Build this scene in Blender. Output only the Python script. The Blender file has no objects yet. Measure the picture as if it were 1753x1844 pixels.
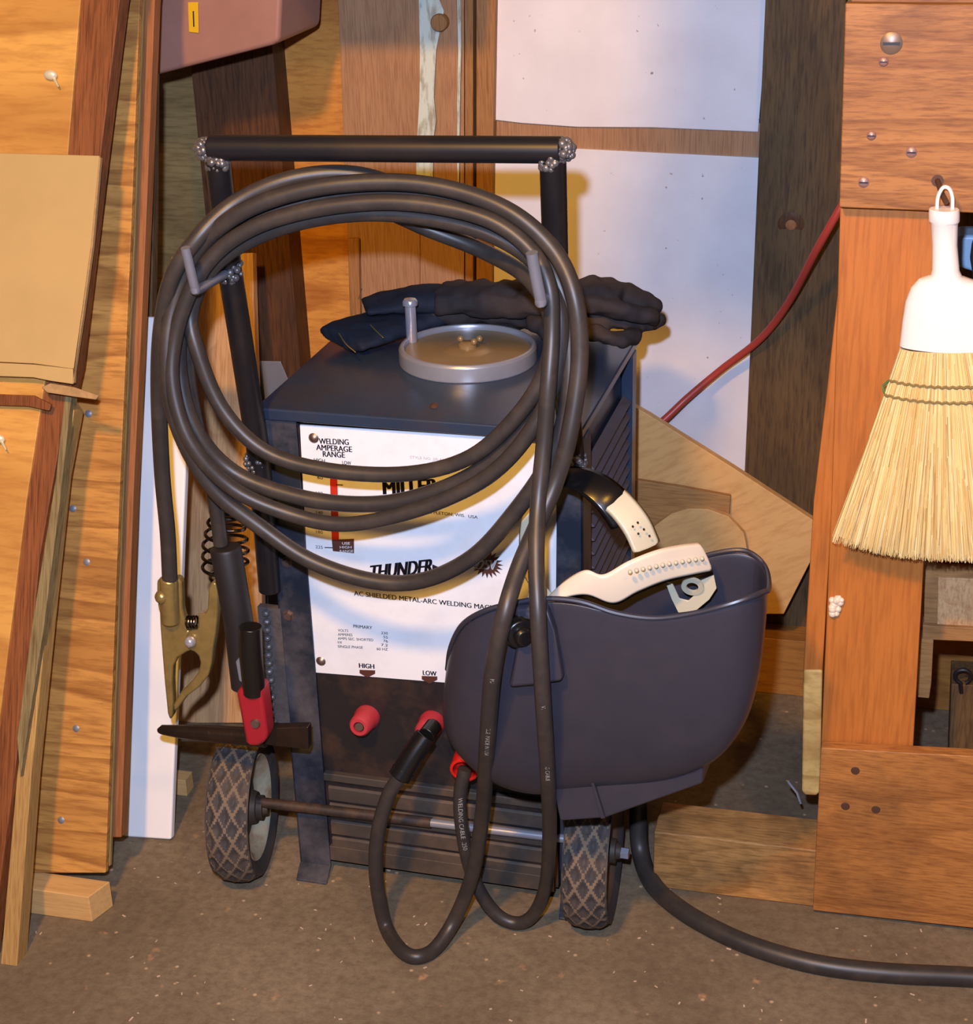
import bpy, bmesh, math, random
from mathutils import Vector, Matrix, noise
random.seed(7)
SC = bpy.context.scene
COL = SC.collection
PI = math.pi

# ------------------------------------------------------------------ camera
W, H, F = 1753., 1844., 3000.
pitch, yaw, roll = math.radians(24), math.radians(14.5), -math.radians(1.7)
CAM = Vector((0., -2.9, 1.62))
fw = Vector((-math.sin(yaw)*math.cos(pitch), math.cos(yaw)*math.cos(pitch), -math.sin(pitch)))
r0 = Vector((math.cos(yaw), math.sin(yaw), 0)); u0 = r0.cross(fw)
RT = r0*math.cos(roll) + u0*math.sin(roll); UP = u0*math.cos(roll) - r0*math.sin(roll)
cd = bpy.data.cameras.new('camera'); cam = bpy.data.objects.new('camera', cd); COL.objects.link(cam)
cam.matrix_world = Matrix(((RT.x, UP.x, -fw.x, CAM.x), (RT.y, UP.y, -fw.y, CAM.y), (RT.z, UP.z, -fw.z, CAM.z), (0, 0, 0, 1)))
cd.sensor_fit = 'HORIZONTAL'; cd.sensor_width = 36; cd.lens = F/W*36; cd.clip_start = .05; cd.clip_end = 50
SC.camera = cam

# ------------------------------------------------------------------ light
SC.view_settings.view_transform = 'Standard'; SC.view_settings.look = 'None'
SC.view_settings.gamma = 1; SC.view_settings.use_curve_mapping = False
SC.view_settings.exposure = 0.14
wd = bpy.data.worlds.new('world'); SC.world = wd; wd.use_nodes = True
wd.node_tree.nodes['Background'].inputs[0].default_value = (.52, .60, .72, 1)
wd.node_tree.nodes['Background'].inputs[1].default_value = .055
def lamp(name, loc, col, power, rad):
    l = bpy.data.lights.new(name, 'POINT'); l.color = col; l.energy = power; l.shadow_soft_size = rad
    o = bpy.data.objects.new(name, l); o.location = loc; COL.objects.link(o); return o
lamp('camera_flash', CAM + UP*.13 - RT*.05, (.58, .70, 1.0), 235, .018)
lamp('bench_bulb', (.60, -2.75, 2.65), (1., .50, .06), 45, .10)
BULB = Vector((-.60, -2.9, 2.6))
lamp('ceiling_bulb', BULB, (1., .50, .06), 235, .09)

# ------------------------------------------------------------------ helpers
def ray(px, py): return fw + RT*((px-W/2)/F) + UP*((H/2-py)/F)
def P(px, py, y0, k=0.):                       # pixel -> point on the plane y = y0 + k z
    d = ray(px, py); t = (y0 + k*CAM.z - CAM.y)/(d.y - k*d.z); return CAM + d*t
def PZ(px, py, z):
    d = ray(px, py); return CAM + d*((z-CAM.z)/d.z)
def ppm(p): return F/((Vector(p)-CAM).dot(fw))   # pixels per metre at a point

def wloc(o):
    l = Vector((0, 0, 0))
    while o is not None: l = l + o.location; o = o.parent
    return l
def obj(name, verts, faces, mat, parent=None, smooth=False, bevel=0, seg=2, sub=0, matidx=None, mats=None, local=False, solid=0):
    me = bpy.data.meshes.new(name)
    off = Vector((0, 0, 0)) if (parent is None or local) else wloc(parent)
    me.from_pydata([tuple(Vector(v)-off) for v in verts], [], [tuple(f) for f in faces])
    bm = bmesh.new(); bm.from_mesh(me); bmesh.ops.recalc_face_normals(bm, faces=bm.faces[:])
    bm.to_mesh(me); bm.free()
    for m in (mats or [mat]): me.materials.append(m)
    if matidx:
        for p, i in zip(me.polygons, matidx): p.material_index = i
    if smooth:
        for p in me.polygons: p.use_smooth = True
        me.set_sharp_from_angle(angle=math.radians(42))
    o = bpy.data.objects.new(name, me); COL.objects.link(o)
    if parent is not None: o.parent = parent
    if solid:
        s = o.modifiers.new('solid', 'SOLIDIFY'); s.thickness = solid; s.offset = 0
    if bevel:
        b = o.modifiers.new('bevel', 'BEVEL'); b.width = bevel; b.segments = seg; b.limit_method = 'ANGLE'; b.angle_limit = .6
        if not smooth:
            for p in me.polygons: p.use_smooth = True
            b.harden_normals = True
    if sub:
        s = o.modifiers.new('sub', 'SUBSURF'); s.levels = sub; s.render_levels = sub
    return o
def tag(o, label=None, cat=None, group=None, kind=None):
    if label: o['label'] = label
    if cat: o['category'] = cat
    if group: o['group'] = group
    if kind: o['kind'] = kind
    return o
def thing(name, label, cat, loc, group=None):
    o = bpy.data.objects.new(name, None); o.location = loc; o.empty_display_size = .05; COL.objects.link(o)
    return tag(o, label, cat, group)
class MB:
    def __init__(s): s.v = []; s.f = []; s.m = []
    def add(s, v, f, mi=0):
        n = len(s.v); s.v += [Vector(a) for a in v]; s.f += [tuple(i+n for i in g) for g in f]; s.m += [mi]*len(f); return s
    def box(s, a, b, mi=0):
        x0, y0, z0 = a; x1, y1, z1 = b
        return s.add([(x0,y0,z0),(x1,y0,z0),(x1,y1,z0),(x0,y1,z0),(x0,y0,z1),(x1,y0,z1),(x1,y1,z1),(x0,y1,z1)],
            [(0,3,2,1),(4,5,6,7),(0,1,5,4),(1,2,6,5),(2,3,7,6),(3,0,4,7)], mi)
    def prism(s, pts, d, mi=0):                # polygon + extrusion vector
        n = len(pts); d = Vector(d)
        v = [Vector(p) for p in pts] + [Vector(p)+d for p in pts]
        return s.add(v, [tuple(range(n)), tuple(range(2*n-1, n-1, -1))] + [(i, (i+1) % n, n+(i+1) % n, n+i) for i in range(n)], mi)
    def tube(s, pts, r, n=12, caps=True, mi=0, close=False):
        pts = [Vector(p) for p in pts]; N = len(pts)
        rs = r if isinstance(r, (list, tuple)) else [r]*N
        v = []; f = []
        t = (pts[1]-pts[0]).normalized(); a = Vector((0, 0, 1)) if abs(t.z) < .9 else Vector((1, 0, 0))
        nrm = (a - t*a.dot(t)).normalized()
        for i in range(N):
            if i == 0: t2 = pts[1]-pts[0]
            elif i == N-1: t2 = pts[-1]-pts[-2]
            else: t2 = pts[i+1]-pts[i-1]
            t2.normalize(); nrm = (nrm - t2*nrm.dot(t2)).normalized(); b = t2.cross(nrm)
            for j in range(n):
                an = 2*PI*j/n; v.append(pts[i] + (nrm*math.cos(an)+b*math.sin(an))*rs[i])
        for i in range(N-1):
            for j in range(n):
                f.append((i*n+j, i*n+(j+1) % n, (i+1)*n+(j+1) % n, (i+1)*n+j))
        if caps: f.append(tuple(range(n))[::-1]); f.append(tuple((N-1)*n+j for j in range(n)))
        return s.add(v, f, mi)
    def lathe(s, prof, o, ax, n=32, mi=0, closed=False):
        ax = Vector(ax).normalized(); o = Vector(o)
        a = Vector((0, 0, 1)) if abs(ax.z) < .9 else Vector((1, 0, 0))
        u = (a-ax*a.dot(ax)).normalized(); w = ax.cross(u)
        v = []; f = []
        for (r, h) in prof:
            for j in range(n):
                an = 2*PI*j/n; v.append(o + ax*h + (u*math.cos(an)+w*math.sin(an))*max(r, 1e-5))
        m = len(prof)
        for i in range(m if closed else m-1):
            for j in range(n):
                f.append((i*n+j, i*n+(j+1) % n, ((i+1) % m)*n+(j+1) % n, ((i+1) % m)*n+j))
        if not closed:
            if prof[0][0] > 1e-4: f.append(tuple(range(n)))
            if prof[-1][0] > 1e-4: f.append(tuple((m-1)*n+j for j in range(n)))
        return s.add(v, f, mi)
    def ball(s, c, r, n=10, mi=0, sc=(1, 1, 1)):
        v = []; f = []; c = Vector(c)
        for i in range(n+1):
            th = PI*i/n
            for j in range(2*n):
                ph = PI*j/n; v.append(c+Vector((math.sin(th)*math.cos(ph)*r*sc[0], math.sin(th)*math.sin(ph)*r*sc[1], math.cos(th)*r*sc[2])))
        for i in range(n):
            for j in range(2*n): f.append((i*2*n+j, i*2*n+(j+1) % (2*n), (i+1)*2*n+(j+1) % (2*n), (i+1)*2*n+j))
        return s.add(v, f, mi)
    def build(s, name, mat, parent=None, **k):
        if isinstance(mat, (list, tuple)): return obj(name, s.v, s.f, None, parent, mats=list(mat), matidx=s.m, **k)
        return obj(name, s.v, s.f, mat, parent, **k)
def spline(pts, step=8):
    pts = [Vector(p) for p in pts]; q = [pts[0]*2-pts[1]] + pts + [pts[-1]*2-pts[-2]]; out = []
    for i in range(1, len(q)-2):
        for k in range(step):
            t = k/step; a, b, c, d = q[i-1], q[i], q[i+1], q[i+2]
            out.append(.5*((2*b)+(c-a)*t+(2*a-5*b+4*c-d)*t*t+(3*b-a-3*c+d)*t**3))
    out.append(pts[-1]); return out
def nrm_of(pts):
    n = Vector((0, 0, 0))
    for i in range(len(pts)):
        a, b = pts[i], pts[(i+1) % len(pts)]
        n += Vector(((a.y-b.y)*(a.z+b.z), (a.z-b.z)*(a.x+b.x), (a.x-b.x)*(a.y+b.y)))
    n.normalize()
    return n if n.dot(pts[0]-CAM) > 0 else -n      # away from the viewer
def slab(name, pix, y0, k, th, mat, parent=None, bevel=.0015, **kw):
    pts = [P(x, y, y0, k) for x, y in pix]; return MB().prism(pts, nrm_of(pts)*th).build(name, mat, parent, bevel=bevel, **kw)
def board(name, label, cat, pix, y0, k, th, mat, **kw):
    return tag(slab(name, pix, y0, k, th, mat, **kw), label, cat)

# ------------------------------------------------------------------ materials
def lin(r, g, b):
    f = lambda c: (c/255/12.92) if c/255 <= .04045 else ((c/255+.055)/1.055)**2.4
    return (f(r), f(g), f(b), 1)
class N:
    def __init__(s, name):
        s.m = bpy.data.materials.new(name); s.m.use_nodes = True; s.t = s.m.node_tree
        s.b = s.t.nodes['Principled BSDF']; s.tc = s.t.nodes.new('ShaderNodeTexCoord')
    def n(s, ty, **k):
        x = s.t.nodes.new(ty)
        for a, b in k.items(): setattr(x, a, b)
        return x
    def l(s, a, b): s.t.links.new(a, b)
    def map(s, sc, loc=(0, 0, 0), rot=(0, 0, 0)):
        m = s.n('ShaderNodeMapping'); m.inputs['Scale'].default_value = sc; m.inputs['Location'].default_value = loc; m.inputs['Rotation'].default_value = rot
        src = s.tc.outputs['Object']
        if any(rot):
            m.inputs['Rotation'].default_value = (0, 0, 0)
            m2 = s.n('ShaderNodeMapping'); m2.inputs['Rotation'].default_value = rot; s.l(src, m2.inputs['Vector']); src = m2.outputs[0]
        s.l(src, m.inputs['Vector']); return m.outputs[0]
    def noise(s, vec, sc, det=4, rough=.55, dist=0):
        x = s.n('ShaderNodeTexNoise'); x.inputs['Scale'].default_value = sc; x.inputs['Detail'].default_value = det
        x.inputs['Roughness'].default_value = rough; x.inputs['Distortion'].default_value = dist; s.l(vec, x.inputs['Vector']); return x.outputs['Fac']
    def ramp(s, fac, stops):
        r = s.n('ShaderNodeValToRGB'); e = r.color_ramp.elements
        while len(e) < len(stops): e.new(.5)
        for el, (p, c) in zip(e, stops): el.position = p; el.color = c if len(c) == 4 else (*c, 1)
        s.l(fac, r.inputs[0]); return r.outputs[0]
    def mix(s, fac, a, b, mode='MIX'):
        m = s.n('ShaderNodeMixRGB', blend_type=mode)
        for i, v in ((0, fac), (1, a), (2, b)):
            if hasattr(v, 'is_output') or hasattr(v, 'links'): s.l(v, m.inputs[i])
            elif i == 0: m.inputs[0].default_value = v
            else: m.inputs[i].default_value = v
        return m.outputs[0]
    def bump(s, h, st=.3, d=.002):
        b = s.n('ShaderNodeBump'); b.inputs['Strength'].default_value = st; b.inputs['Distance'].default_value = d
        s.l(h, b.inputs['Height']); s.l(b.outputs[0], s.b.inputs['Normal'])
    def fin(s, col, rough=.5, metal=0, spec=.5):
        if hasattr(col, 'links'): s.l(col, s.b.inputs['Base Color'])
        else: s.b.inputs['Base Color'].default_value = col
        s.b.inputs['Roughness'].default_value = rough; s.b.inputs['Metallic'].default_value = metal
        s.b.inputs['Specular IOR Level'].default_value = spec; return s.m
def g(v): return (v, v, v, 1)
def wood(name, light, dark, ax='Z', fine=90, broad=7, swirl=0., stretch=14., con=.6, dirt=.0, rough=.62, seed=0., swst=5., bump=.25, rot=(0, 0, 0), dirtcol=(.03, .022, .016, 1)):
    """fine streaks along ax, broader bands, optional cathedral swirls and dirt patches"""
    light = tuple(a*b for a, b in zip(light, (.86, .89, .70, 1))); dark = tuple(a*b for a, b in zip(dark, (.72, .70, .56, 1)))
    s = N(name); i = 'XYZ'.index(ax); sc = [1, 1, 1]; sc[i] = 1/stretch
    v = s.map(tuple(sc), (seed, seed*.7, seed*1.3), rot)
    n1 = s.noise(v, fine*3.2, 4, .62); n2 = s.noise(v, broad, 2, .5, .6)
    sc2 = [1, 1, 1]; sc2[i] = 1/swst; v2 = s.map(tuple(sc2), (seed, seed, seed), rot)
    w = s.n('ShaderNodeTexNoise'); w.inputs['Scale'].default_value = broad*.55; w.inputs['Detail'].default_value = 1.0; s.l(v2, w.inputs['Vector'])
    mm = s.n('ShaderNodeMath', operation='MULTIPLY'); mm.inputs[1].default_value = 8; s.l(w.outputs['Fac'], mm.inputs[0])
    fr = s.n('ShaderNodeMath', operation='FRACT'); s.l(mm.outputs[0], fr.inputs[0])
    ring = s.ramp(fr.outputs[0], [(0, g(.0)), (.55, g(.25)), (.92, g(1)), (1, g(.0))])
    base = s.ramp(n2, [(.3, light), (.75, tuple(light[k]*(1-con*.55)+dark[k]*con*.55 for k in range(3))+(1,))])
    c = s.mix(s.ramp(n1, [(.44, g(0)), (.66, g(con))]), base, dark)
    if swirl: c = s.mix(s.mix(1, ring, g(swirl), 'MULTIPLY'), c, dark)
    if dirt:
        dn = s.noise(s.map((1, 1, 1), (seed*2, 3, 1)), 4.5, 5, .65)
        c = s.mix(s.ramp(dn, [(.5, g(0)), (.72, g(dirt))]), c, dirtcol)
    s.bump(n1, bump, .0012)
    return s.fin(c, rough, 0, .35)
def plain(name, col, rough=.5, metal=0, var=.0, vs=20, dust=0, dustcol=(.2, .15, .1, 1), spec=.5, bmp=0, bs=120, ds=6):
    s = N(name); c = col
    if var: c = s.mix(s.ramp(s.noise(s.map((1, 1, 1)), vs, 5, .6), [(.35, g(0)), (.7, g(var))]), col, tuple(x*.35 for x in col[:3])+(1,))
    if dust: c = s.mix(s.ramp(s.noise(s.map((1, 1, 1), (5, 2, 7)), ds, 7, .68), [(.46, g(0)), (.68, g(dust))]), c, dustcol)
    if bmp: s.bump(s.noise(s.map((1, 1, 1)), bs, 4, .6), bmp, .002)
    return s.fin(c, rough, metal, spec)

ply_orange = wood('plywood_orange', lin(232,160,84), lin(160,78,24), 'X', 40, 6, .55, 5, .4, 0, .5, 3)
ply_olive = wood('plywood_olive', lin(176,146,104), lin(116,86,52), 'X', 50, 7, .3, 8, .5, .5, .7, 9)
ply_left = wood('plywood_left', lin(222,160,92), lin(140,82,38), 'X', 55, 17, .6, 9, .5, .15, .55, 1.3, swst=10, rot=(.33, 0, 0))
door_left = wood('plywood_door', lin(232,172,98), lin(170,104,48), 'X', 30, 6, .5, 6, .35, 0, .5, 5.5, rot=(.35, 0, 0))
edge_brown = wood('edge_brown', lin(156,92,56), lin(92,46,24), 'Z', 120, 18, .2, 30, .8, 0, .6, 2.2, rot=(.35, 0, 0))
edge_grey = wood('edge_grey', lin(158,138,104), lin(92,72,46), 'Z', 120, 22, .2, 25, .7, 0, .7, 4.2, rot=(.35, 0, 0))
edge_layer = wood('edge_layer', lin(196,156,104), lin(140,92,50), 'Z', 140, 22, 0, 25, .6, 0, .7, 7.2, rot=(.35, 0, 0))
red_board = wood('red_board', lin(178,116,78), lin(128,70,42), 'Z', 70, 12, .1, 20, .5, .1, .65, 8.1, rot=(.35, 0, 0))
stud_dark = wood('stud_dark', lin(120,90,62), lin(70,48,30), 'Z', 80, 9, .35, 12, .7, .35, .7, 1.1)
stud_red = wood('stud_red', lin(112,70,46), lin(58,34,24), 'Z', 80, 9, .2, 14, .7, .45, .6, 6.1)
board_brown = wood('board_brown', lin(188,140,112), lin(142,92,68), 'Z', 140, 10, .05, 22, .5, .0, .6, 3.7)
board_tan = wood('board_tan', lin(186,132,88), lin(130,80,46), 'Z', 100, 14, .1, 20, .6, .2, .6, 2.9)
pine = wood('pine_pinkish', lin(232,184,146), lin(190,132,94), 'Z', 90, 28, .35, 26, .6, 0, .6, 5.1, rot=(.35, 0, 0))
pine_light = wood('pine_light', lin(230,184,134), lin(200,146,92), 'X', 70, 9, .1, 10, .35, 0, .6, 6.6)
bench_wood = wood('bench_orange_x', lin(188,126,76), lin(124,70,36), 'X', 80, 12, .5, 9, .6, .25, .55, 1.9)
bench_post = wood('bench_orange_z', lin(206,124,62), lin(156,82,34), 'Z', 60, 6, .1, 16, .4, .12, .5, 4.4)
bench_rail = wood('bench_rail', lin(204,136,80), lin(130,72,36), 'X', 90, 12, .4, 10, .6, .5, .55, 2.7)
end_grain = wood('end_grain', lin(246,196,130), lin(184,126,60), 'X', 30, 9, .6, 2.2, .4, 0, .6, 3.3)
skid_wood = wood('skid_wood', lin(226,162,104), lin(140,90,44), 'X', 90, 16, .4, 10, .6, .6, .6, 7.7)
plate_wood = wood('sill_wood', lin(190,130,70), lin(130,80,38), 'X', 60, 8, .35, 9, .5, .35, .6, 8.8)
wedge_wood = wood('wedge_plywood', lin(232,182,132), lin(204,146,92), 'X', 30, 5, .12, 4, .35, .0, .6, 1.6, rot=(0, .5, 0))
offcut_wood = wood('offcut_brown', lin(184,136,92), lin(140,92,56), 'X', 90, 14, 0, 12, .5, 0, .6, 4.9)
box_wood = wood('box_wood', lin(190,140,96), lin(140,92,58), 'X', 60, 12, .2, 8, .5, .4, .6, 9.3)

def m_floor():
    s = N('concrete'); v = s.map((1, 1, 1))
    a = s.ramp(s.noise(v, 3, 5, .6), [(.3, lin(108,94,74)), (.7, lin(140,124,100))])
    c = s.mix(s.ramp(s.noise(v, 60, 6, .7), [(.35, g(.5)), (.6, g(0))]), a, lin(88,70,56))
    c = s.mix(s.ramp(s.noise(s.map((1, 1, 1), (3, 1, 0)), 22, 3, .6), [(.66, g(0)), (.75, g(.55))]), c, lin(196,150,108))
    vo = s.n('ShaderNodeTexVoronoi'); vo.inputs['Scale'].default_value = 26; s.l(v, vo.inputs['Vector'])
    c = s.mix(s.ramp(vo.outputs['Distance'], [(.04, g(.7)), (.1, g(0))]), c, lin(206,176,140))
    s.bump(s.noise(v, 90, 6, .7), .5, .003); return s.fin(c, .85, 0, .2)
concrete = m_floor()
def m_white(name, seed):
    s = N(name); v = s.map((1, 1, 1), (seed, 0, seed))
    c = s.ramp(s.noise(v, 8, 4), [(.3, lin(232,228,232)), (.8, lin(216,210,214))])
    c = s.mix(s.ramp(s.noise(v, 75, 2, .5), [(.72, g(0)), (.78, g(.8))]), c, lin(120,90,70))
    s.bump(s.noise(s.map((1, 1, 8)), 140, 2), .12, .001); return s.fin(c, .45, 0, .4)
white_a = m_white('white_paint_worn', 1.); white_b = m_white('white_paint_worn_lower', 5.)
white_board = plain('white_gloss_paint', lin(244,244,244), .3, 0, .04)
cardboard = plain('cardboard', lin(188,158,104), .8, 0, .12, 9, spec=.2, bmp=.08, bs=60)
cardboard_edge = plain('cardboard_edge', lin(176,140,92), .9, 0, .4, 90)
pink_paint = plain('pink_paint', lin(162,118,104), .45, 0, .2, 6, .25, lin(120,80,64))
yellow_label = plain('yellow_label', lin(214,170,20), .5); ink = plain('ink', lin(30,24,30), .5)
navy = plain('navy_enamel', lin(46,60,82), .27, 0, .35, 6, .55, lin(70,58,52), spec=.45, ds=5)
leg_m = plain('leg_worn_navy', lin(36,42,54), .45, 0, .3, 8, .75, lin(112,106,108), ds=4)
louvre_m = plain('louvre_dusty', lin(92,88,98), .45, 0, .3, 10, .6, lin(96,76,62), ds=7)
skirt_m = plain('skirt_dusty', lin(70,62,56), .6, 0, .3, 10, .8, lin(112,88,66), ds=6)
black_panel = plain('black_panel', lin(34,30,32), .5, 0, .3, 12, .6, lin(86,60,44), ds=9)
rust_panel = plain('rusty_black', lin(46,38,34), .6, 0, .3, 14, .85, lin(112,76,54), ds=7)
black_tube = plain('black_tube', lin(34,32,36), .38, .3, .2, 20, .3, lin(70,56,44))
bare_steel = plain('bare_steel', lin(170,170,178), .3, .45, .25, 12)
peg_steel = plain('hook_steel', lin(128,130,142), .35, .3, .2, 30)
weld_metal = plain('weld_metal', lin(120,116,116), .28, .5, .5, 60, bmp=.6, bs=200)
disc_top = plain('disc_top', lin(150,124,84), .3, .2, .2, 12)
nail_bright = plain('nail_bright', lin(235,225,190), .3, .3)
chrome = plain('chrome', lin(200,198,210), .2, .6)
label_white = plain('label_white', lin(236,238,242), .35, 0, 0, 5, .12, lin(150,120,96), ds=14)
rivet_m = plain('rivet', lin(140,120,110), .4, .8)
label_ink = plain('label_ink', lin(26,20,34), .5); label_grey = plain('label_faint_ink', lin(176,168,176), .5)
label_red = plain('label_red', lin(196,44,24), .5); label_brown = plain('label_brown', lin(84,48,38), .5)
socket_red = plain('red_rubber', lin(186,52,62), .45, 0, .15, 40, .3, lin(150,100,90)); red_plug = plain('red_plug', lin(206,34,26), .25)
black_rub = plain('black_rubber', lin(20,18,18), .3)
cable_m = plain('cable_rubber', lin(54,49,47), .42, 0, .25, 40, .45, lin(82,70,60), ds=18, spec=.45)
cable_floor = plain('cable_dusty', lin(48,45,44), .45, 0, .2, 40, .4, lin(92,74,60), ds=10)
cable_print = plain('cable_print', lin(150,146,140), .6)
brass = plain('brass', lin(176,152,92), .3, .6, .35, 35, .3, lin(90,74,44), ds=30, bmp=.25, bs=60)
holder_m = plain('holder_grip', lin(34,30,32), .5, 0, .2, 50)
helmet_m = plain('helmet_shell', lin(50,49,60), .36, 0, .12, 30, .25, lin(66,62,68), spec=.5, ds=9)
ivory = plain('ivory_plastic', lin(226,210,186), .35); ivory_d = plain('ivory_translucent', lin(192,184,158), .35)
sweat = plain('black_vinyl', lin(18,16,17), .22)
glove_m = plain('glove_leather', lin(60,52,52), .8, 0, .35, 12, .35, lin(70,54,40), bmp=.6, bs=90, spec=.2)
cuff_m = plain('glove_cuff', lin(40,44,56), .8, 0, .3, 30, bmp=.4, bs=140, spec=.2)
thread = plain('yellow_thread', lin(130,110,50), .8)
tire_m = plain('tire_rubber', lin(62,58,58), .75, 0, .3, 30, .5, lin(104,86,68), ds=14); tire_dust = plain('tire_dust', lin(122,104,84), .9, 0, .3, 40)
rim_m = plain('rim_rusty_cream', lin(188,176,146), .5, 0, .1, 10, .95, lin(142,82,40), ds=12)
rim_dark = plain('rim_brown', lin(92,70,54), .6, 0, .3, 20, .6, lin(60,46,38))
hub_m = plain('hub_dark', lin(74,62,52), .6, .3, .3, 20)
hammer_m = plain('hammer_steel', lin(62,52,46), .35, .7, .4, 40, .5, lin(84,58,42), bmp=.35, bs=90)
spring_m = plain('spring_steel', lin(96,86,80), .25, 1)
red_paint = plain('red_paint', lin(158,30,42), .4, 0, .1, 30)
sawdust_m = plain('sawdust_pale', lin(196,172,146), .8)
cord_red = plain('red_cord', lin(176,66,54), .4)
nail_m = plain('nail', lin(170,130,120), .4, .3, .3, 60); screw_dark = plain('screw_dark', lin(130,108,92), .4, .4); nail_rust = plain('nail_rust', lin(92,62,48), .6, .4)
straw = wood('straw', lin(242,212,160), lin(206,166,110), 'Z', 220, 40, 0, 30, .5, 0, .7, 1.2, bump=.1)
twine = plain('twine', lin(132,110,62), .8); green_thread = plain('green_thread', lin(70,120,60), .8)
ivory_white = plain('broom_white', lin(240,230,222), .3)
grey_metal = plain('grey_metal', lin(132,136,146), .45, .3, .2, 10)
blue_plastic = plain('blue_plastic', lin(150,184,214), .4); dark_thing = plain('dark_grey', lin(40,36,36), .7); red_plastic = plain('red_plastic', lin(150,30,26), .4)  # dark_thing is one even dark grey
def m_paint_drip():
    s = N('peeling_paint'); c = s.mix(s.ramp(s.noise(s.map((1, 1, .3)), 60, 4), [(.5, g(0)), (.62, g(.8))]), lin(206,216,202), lin(150,140,116))
    return s.fin(c, .5)
drip = m_paint_drip()

# ------------------------------------------------------------------ setting
def S(o): o['kind'] = 'structure'; return o
S(MB().box((-3.4, -4.2, -.05), (2.2, .12, 0)).build('floor', concrete))
def wallpiece(name, pix, y0, th, mat, bevel=.001): return S(slab(name, pix, y0, 0, th, mat, bevel=bevel))
S(MB().box((-3.4, .03, 0), (2.2, .08, 2.9)).build('wall_back', ply_olive, bevel=.001))
wallpiece('trim_1', [(455,-260),(603,-260),(622,330),(645,720),(560,1330),(480,1330)], .0, .018, ply_orange)          # plywood bay
wallpiece('trim_2', [(335,-260),(480,-260),(490,80),(541,660),(580,1300),(470,1300),(395,640),(345,130)], -.06, .07, stud_red)   # left stud
wallpiece('trim_3', [(598,-260),(757,-260),(756,700),(650,700),(626,420)], -.035, .05, board_brown)
wallpiece('trim_4', [(755,-260),(836,-260),(836,700),(756,700)], -.03, .05, board_brown)
wallpiece('trim_5', [(837,-260),(852,-260),(852,700),(838,700)], -.036, .05, board_tan)
wallpiece('trim_6', [(858,-260),(897,-260),(889,218),(884,700),(858,700)], -.03, .04, board_tan)
wallpiece('trim_7', [(880,200),(1372,222),(1366,295),(880,278)], -.006, .03, board_brown)                             # cross piece between panels
wallpiece('trim_8', [(1380,-260),(1540,-260),(1524,0),(1490,1250),(1322,1250),(1342,850),(1379,0)], -.045, .09, stud_dark)   # right stud
S(MB().box((-1.9, -.105, 0), (1.5, .03, .118)).build('trim_9', plate_wood, bevel=.002))                                # sill plate
st8 = [o for o in bpy.data.objects if o.name == 'trim_8'][0]; kn = P(1425, 405, -.0455)
MB().lathe([(0, -.001), (.008, -.001), (.009, -.0005)], kn, (0, 1, 0), 20).build('knot', red_board, st8, smooth=True)
MB().lathe([(.0095, -.0006), (.021, -.0008), (.023, .0005), (.0095, .0005)], kn, (0, 1, .15), 24, closed=True).build('knot_ring', stud_red, st8, smooth=True)
board('painted_panel', 'upper white painted wall panel above the brown cross strip', 'wall panel',
      [(892,-260),(1388,-260),(1385,0),(1366,238),(1180,230),(1040,229),(940,222),(889,216)], -.012, 0, .012, white_a)
board('painted_panel', 'lower white painted wall panel behind the gloves and the red cord', 'wall panel',
      [(888,262),(1040,268),(1180,275),(1368,284),(1342,850),(1335,1010),(880,1010)], -.012, 0, .012, white_b)
# peeling white paint strip with a round wooden plug
rg = []
L = [(757,-260),(755,0),(757,100),(756,180),(752,245),(750,330),(752,352)]
Rr = [(790,-260),(792,0),(800,20),(792,60),(786,90),(784,130),(782,175),(786,215),(781,250),(780,330),(778,350)]
pp = thing('paint_run', 'pale green white run of old paint down the brown board by the round plug', 'paint streak', P(772, 352, -.0365))
MB().prism([P(x, y, -.0365) for x, y in L] + [P(x, y, -.0365) for x, y in Rr[::-1]], (0, -.0015, 0)).build('wide_streak', drip, pp)
MB().prism([P(x, y, -.0385) for x, y in [(824,-260),(832,-260),(830,0),(831,90),(829,180),(827,345),(824,345),(824,180),(826,90),(824,0)]], (0, -.0015, 0)).build('thin_streak', drip, pp)
c = P(793, 40, -.037); tag(MB().lathe([(0, -.012), (.0135, -.012), (.015, -.009), (.015, .012)], c, (0, 1, 0), 28).build('wooden_plug', board_tan, smooth=False, bevel=.001), 'round brown wooden plug at the top of the peeling paint', 'plug')

# ------------------------------------------------------------------ left stack of leaning boards
K = .345
board('plywood_sheet', 'tall orange plywood panel leaning at left, standing on the pine block', 'plywood board',
      [(60,-300),(285,-300),(252,0),(236,420),(215,900),(190,1572),(42,1572),(130,700),(170,0)], -.99, K, .011, ply_left)
board('plywood_sheet', 'thin pale plywood sheet edge showing along the right side of the orange panel', 'plywood board',
      [(200,-300),(296,-300),(259,0),(243,420),(222,900),(198,1560),(100,1560)], -.985+.02, K, .008, edge_layer)
board('brown_board', 'narrow reddish brown board between the orange plywood and the white plank', 'board',
      [(200,-300),(312,-300),(279,0),(262,430),(240,900),(218,1508),(150,1508)], -.945, K, .022, red_board)
board('grey_board', 'dark grey brown board edge showing beside the olive plywood above the white plank', 'board',
      [(255,120),(278,135),(276,420),(272,640),(240,640)], -.62, .1, .02, stud_dark)
bl = thing('pine_block', 'pale pine block on the floor under the leaning plywood panel', 'wood block', PZ(125, 1640, 0))
def tobox(c, s): return None
b0 = PZ(205, 1632, 0); b1 = PZ(166, 1661, 0); b2 = PZ(20, 1640, 0); zt = .048
back = b0-b1
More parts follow.
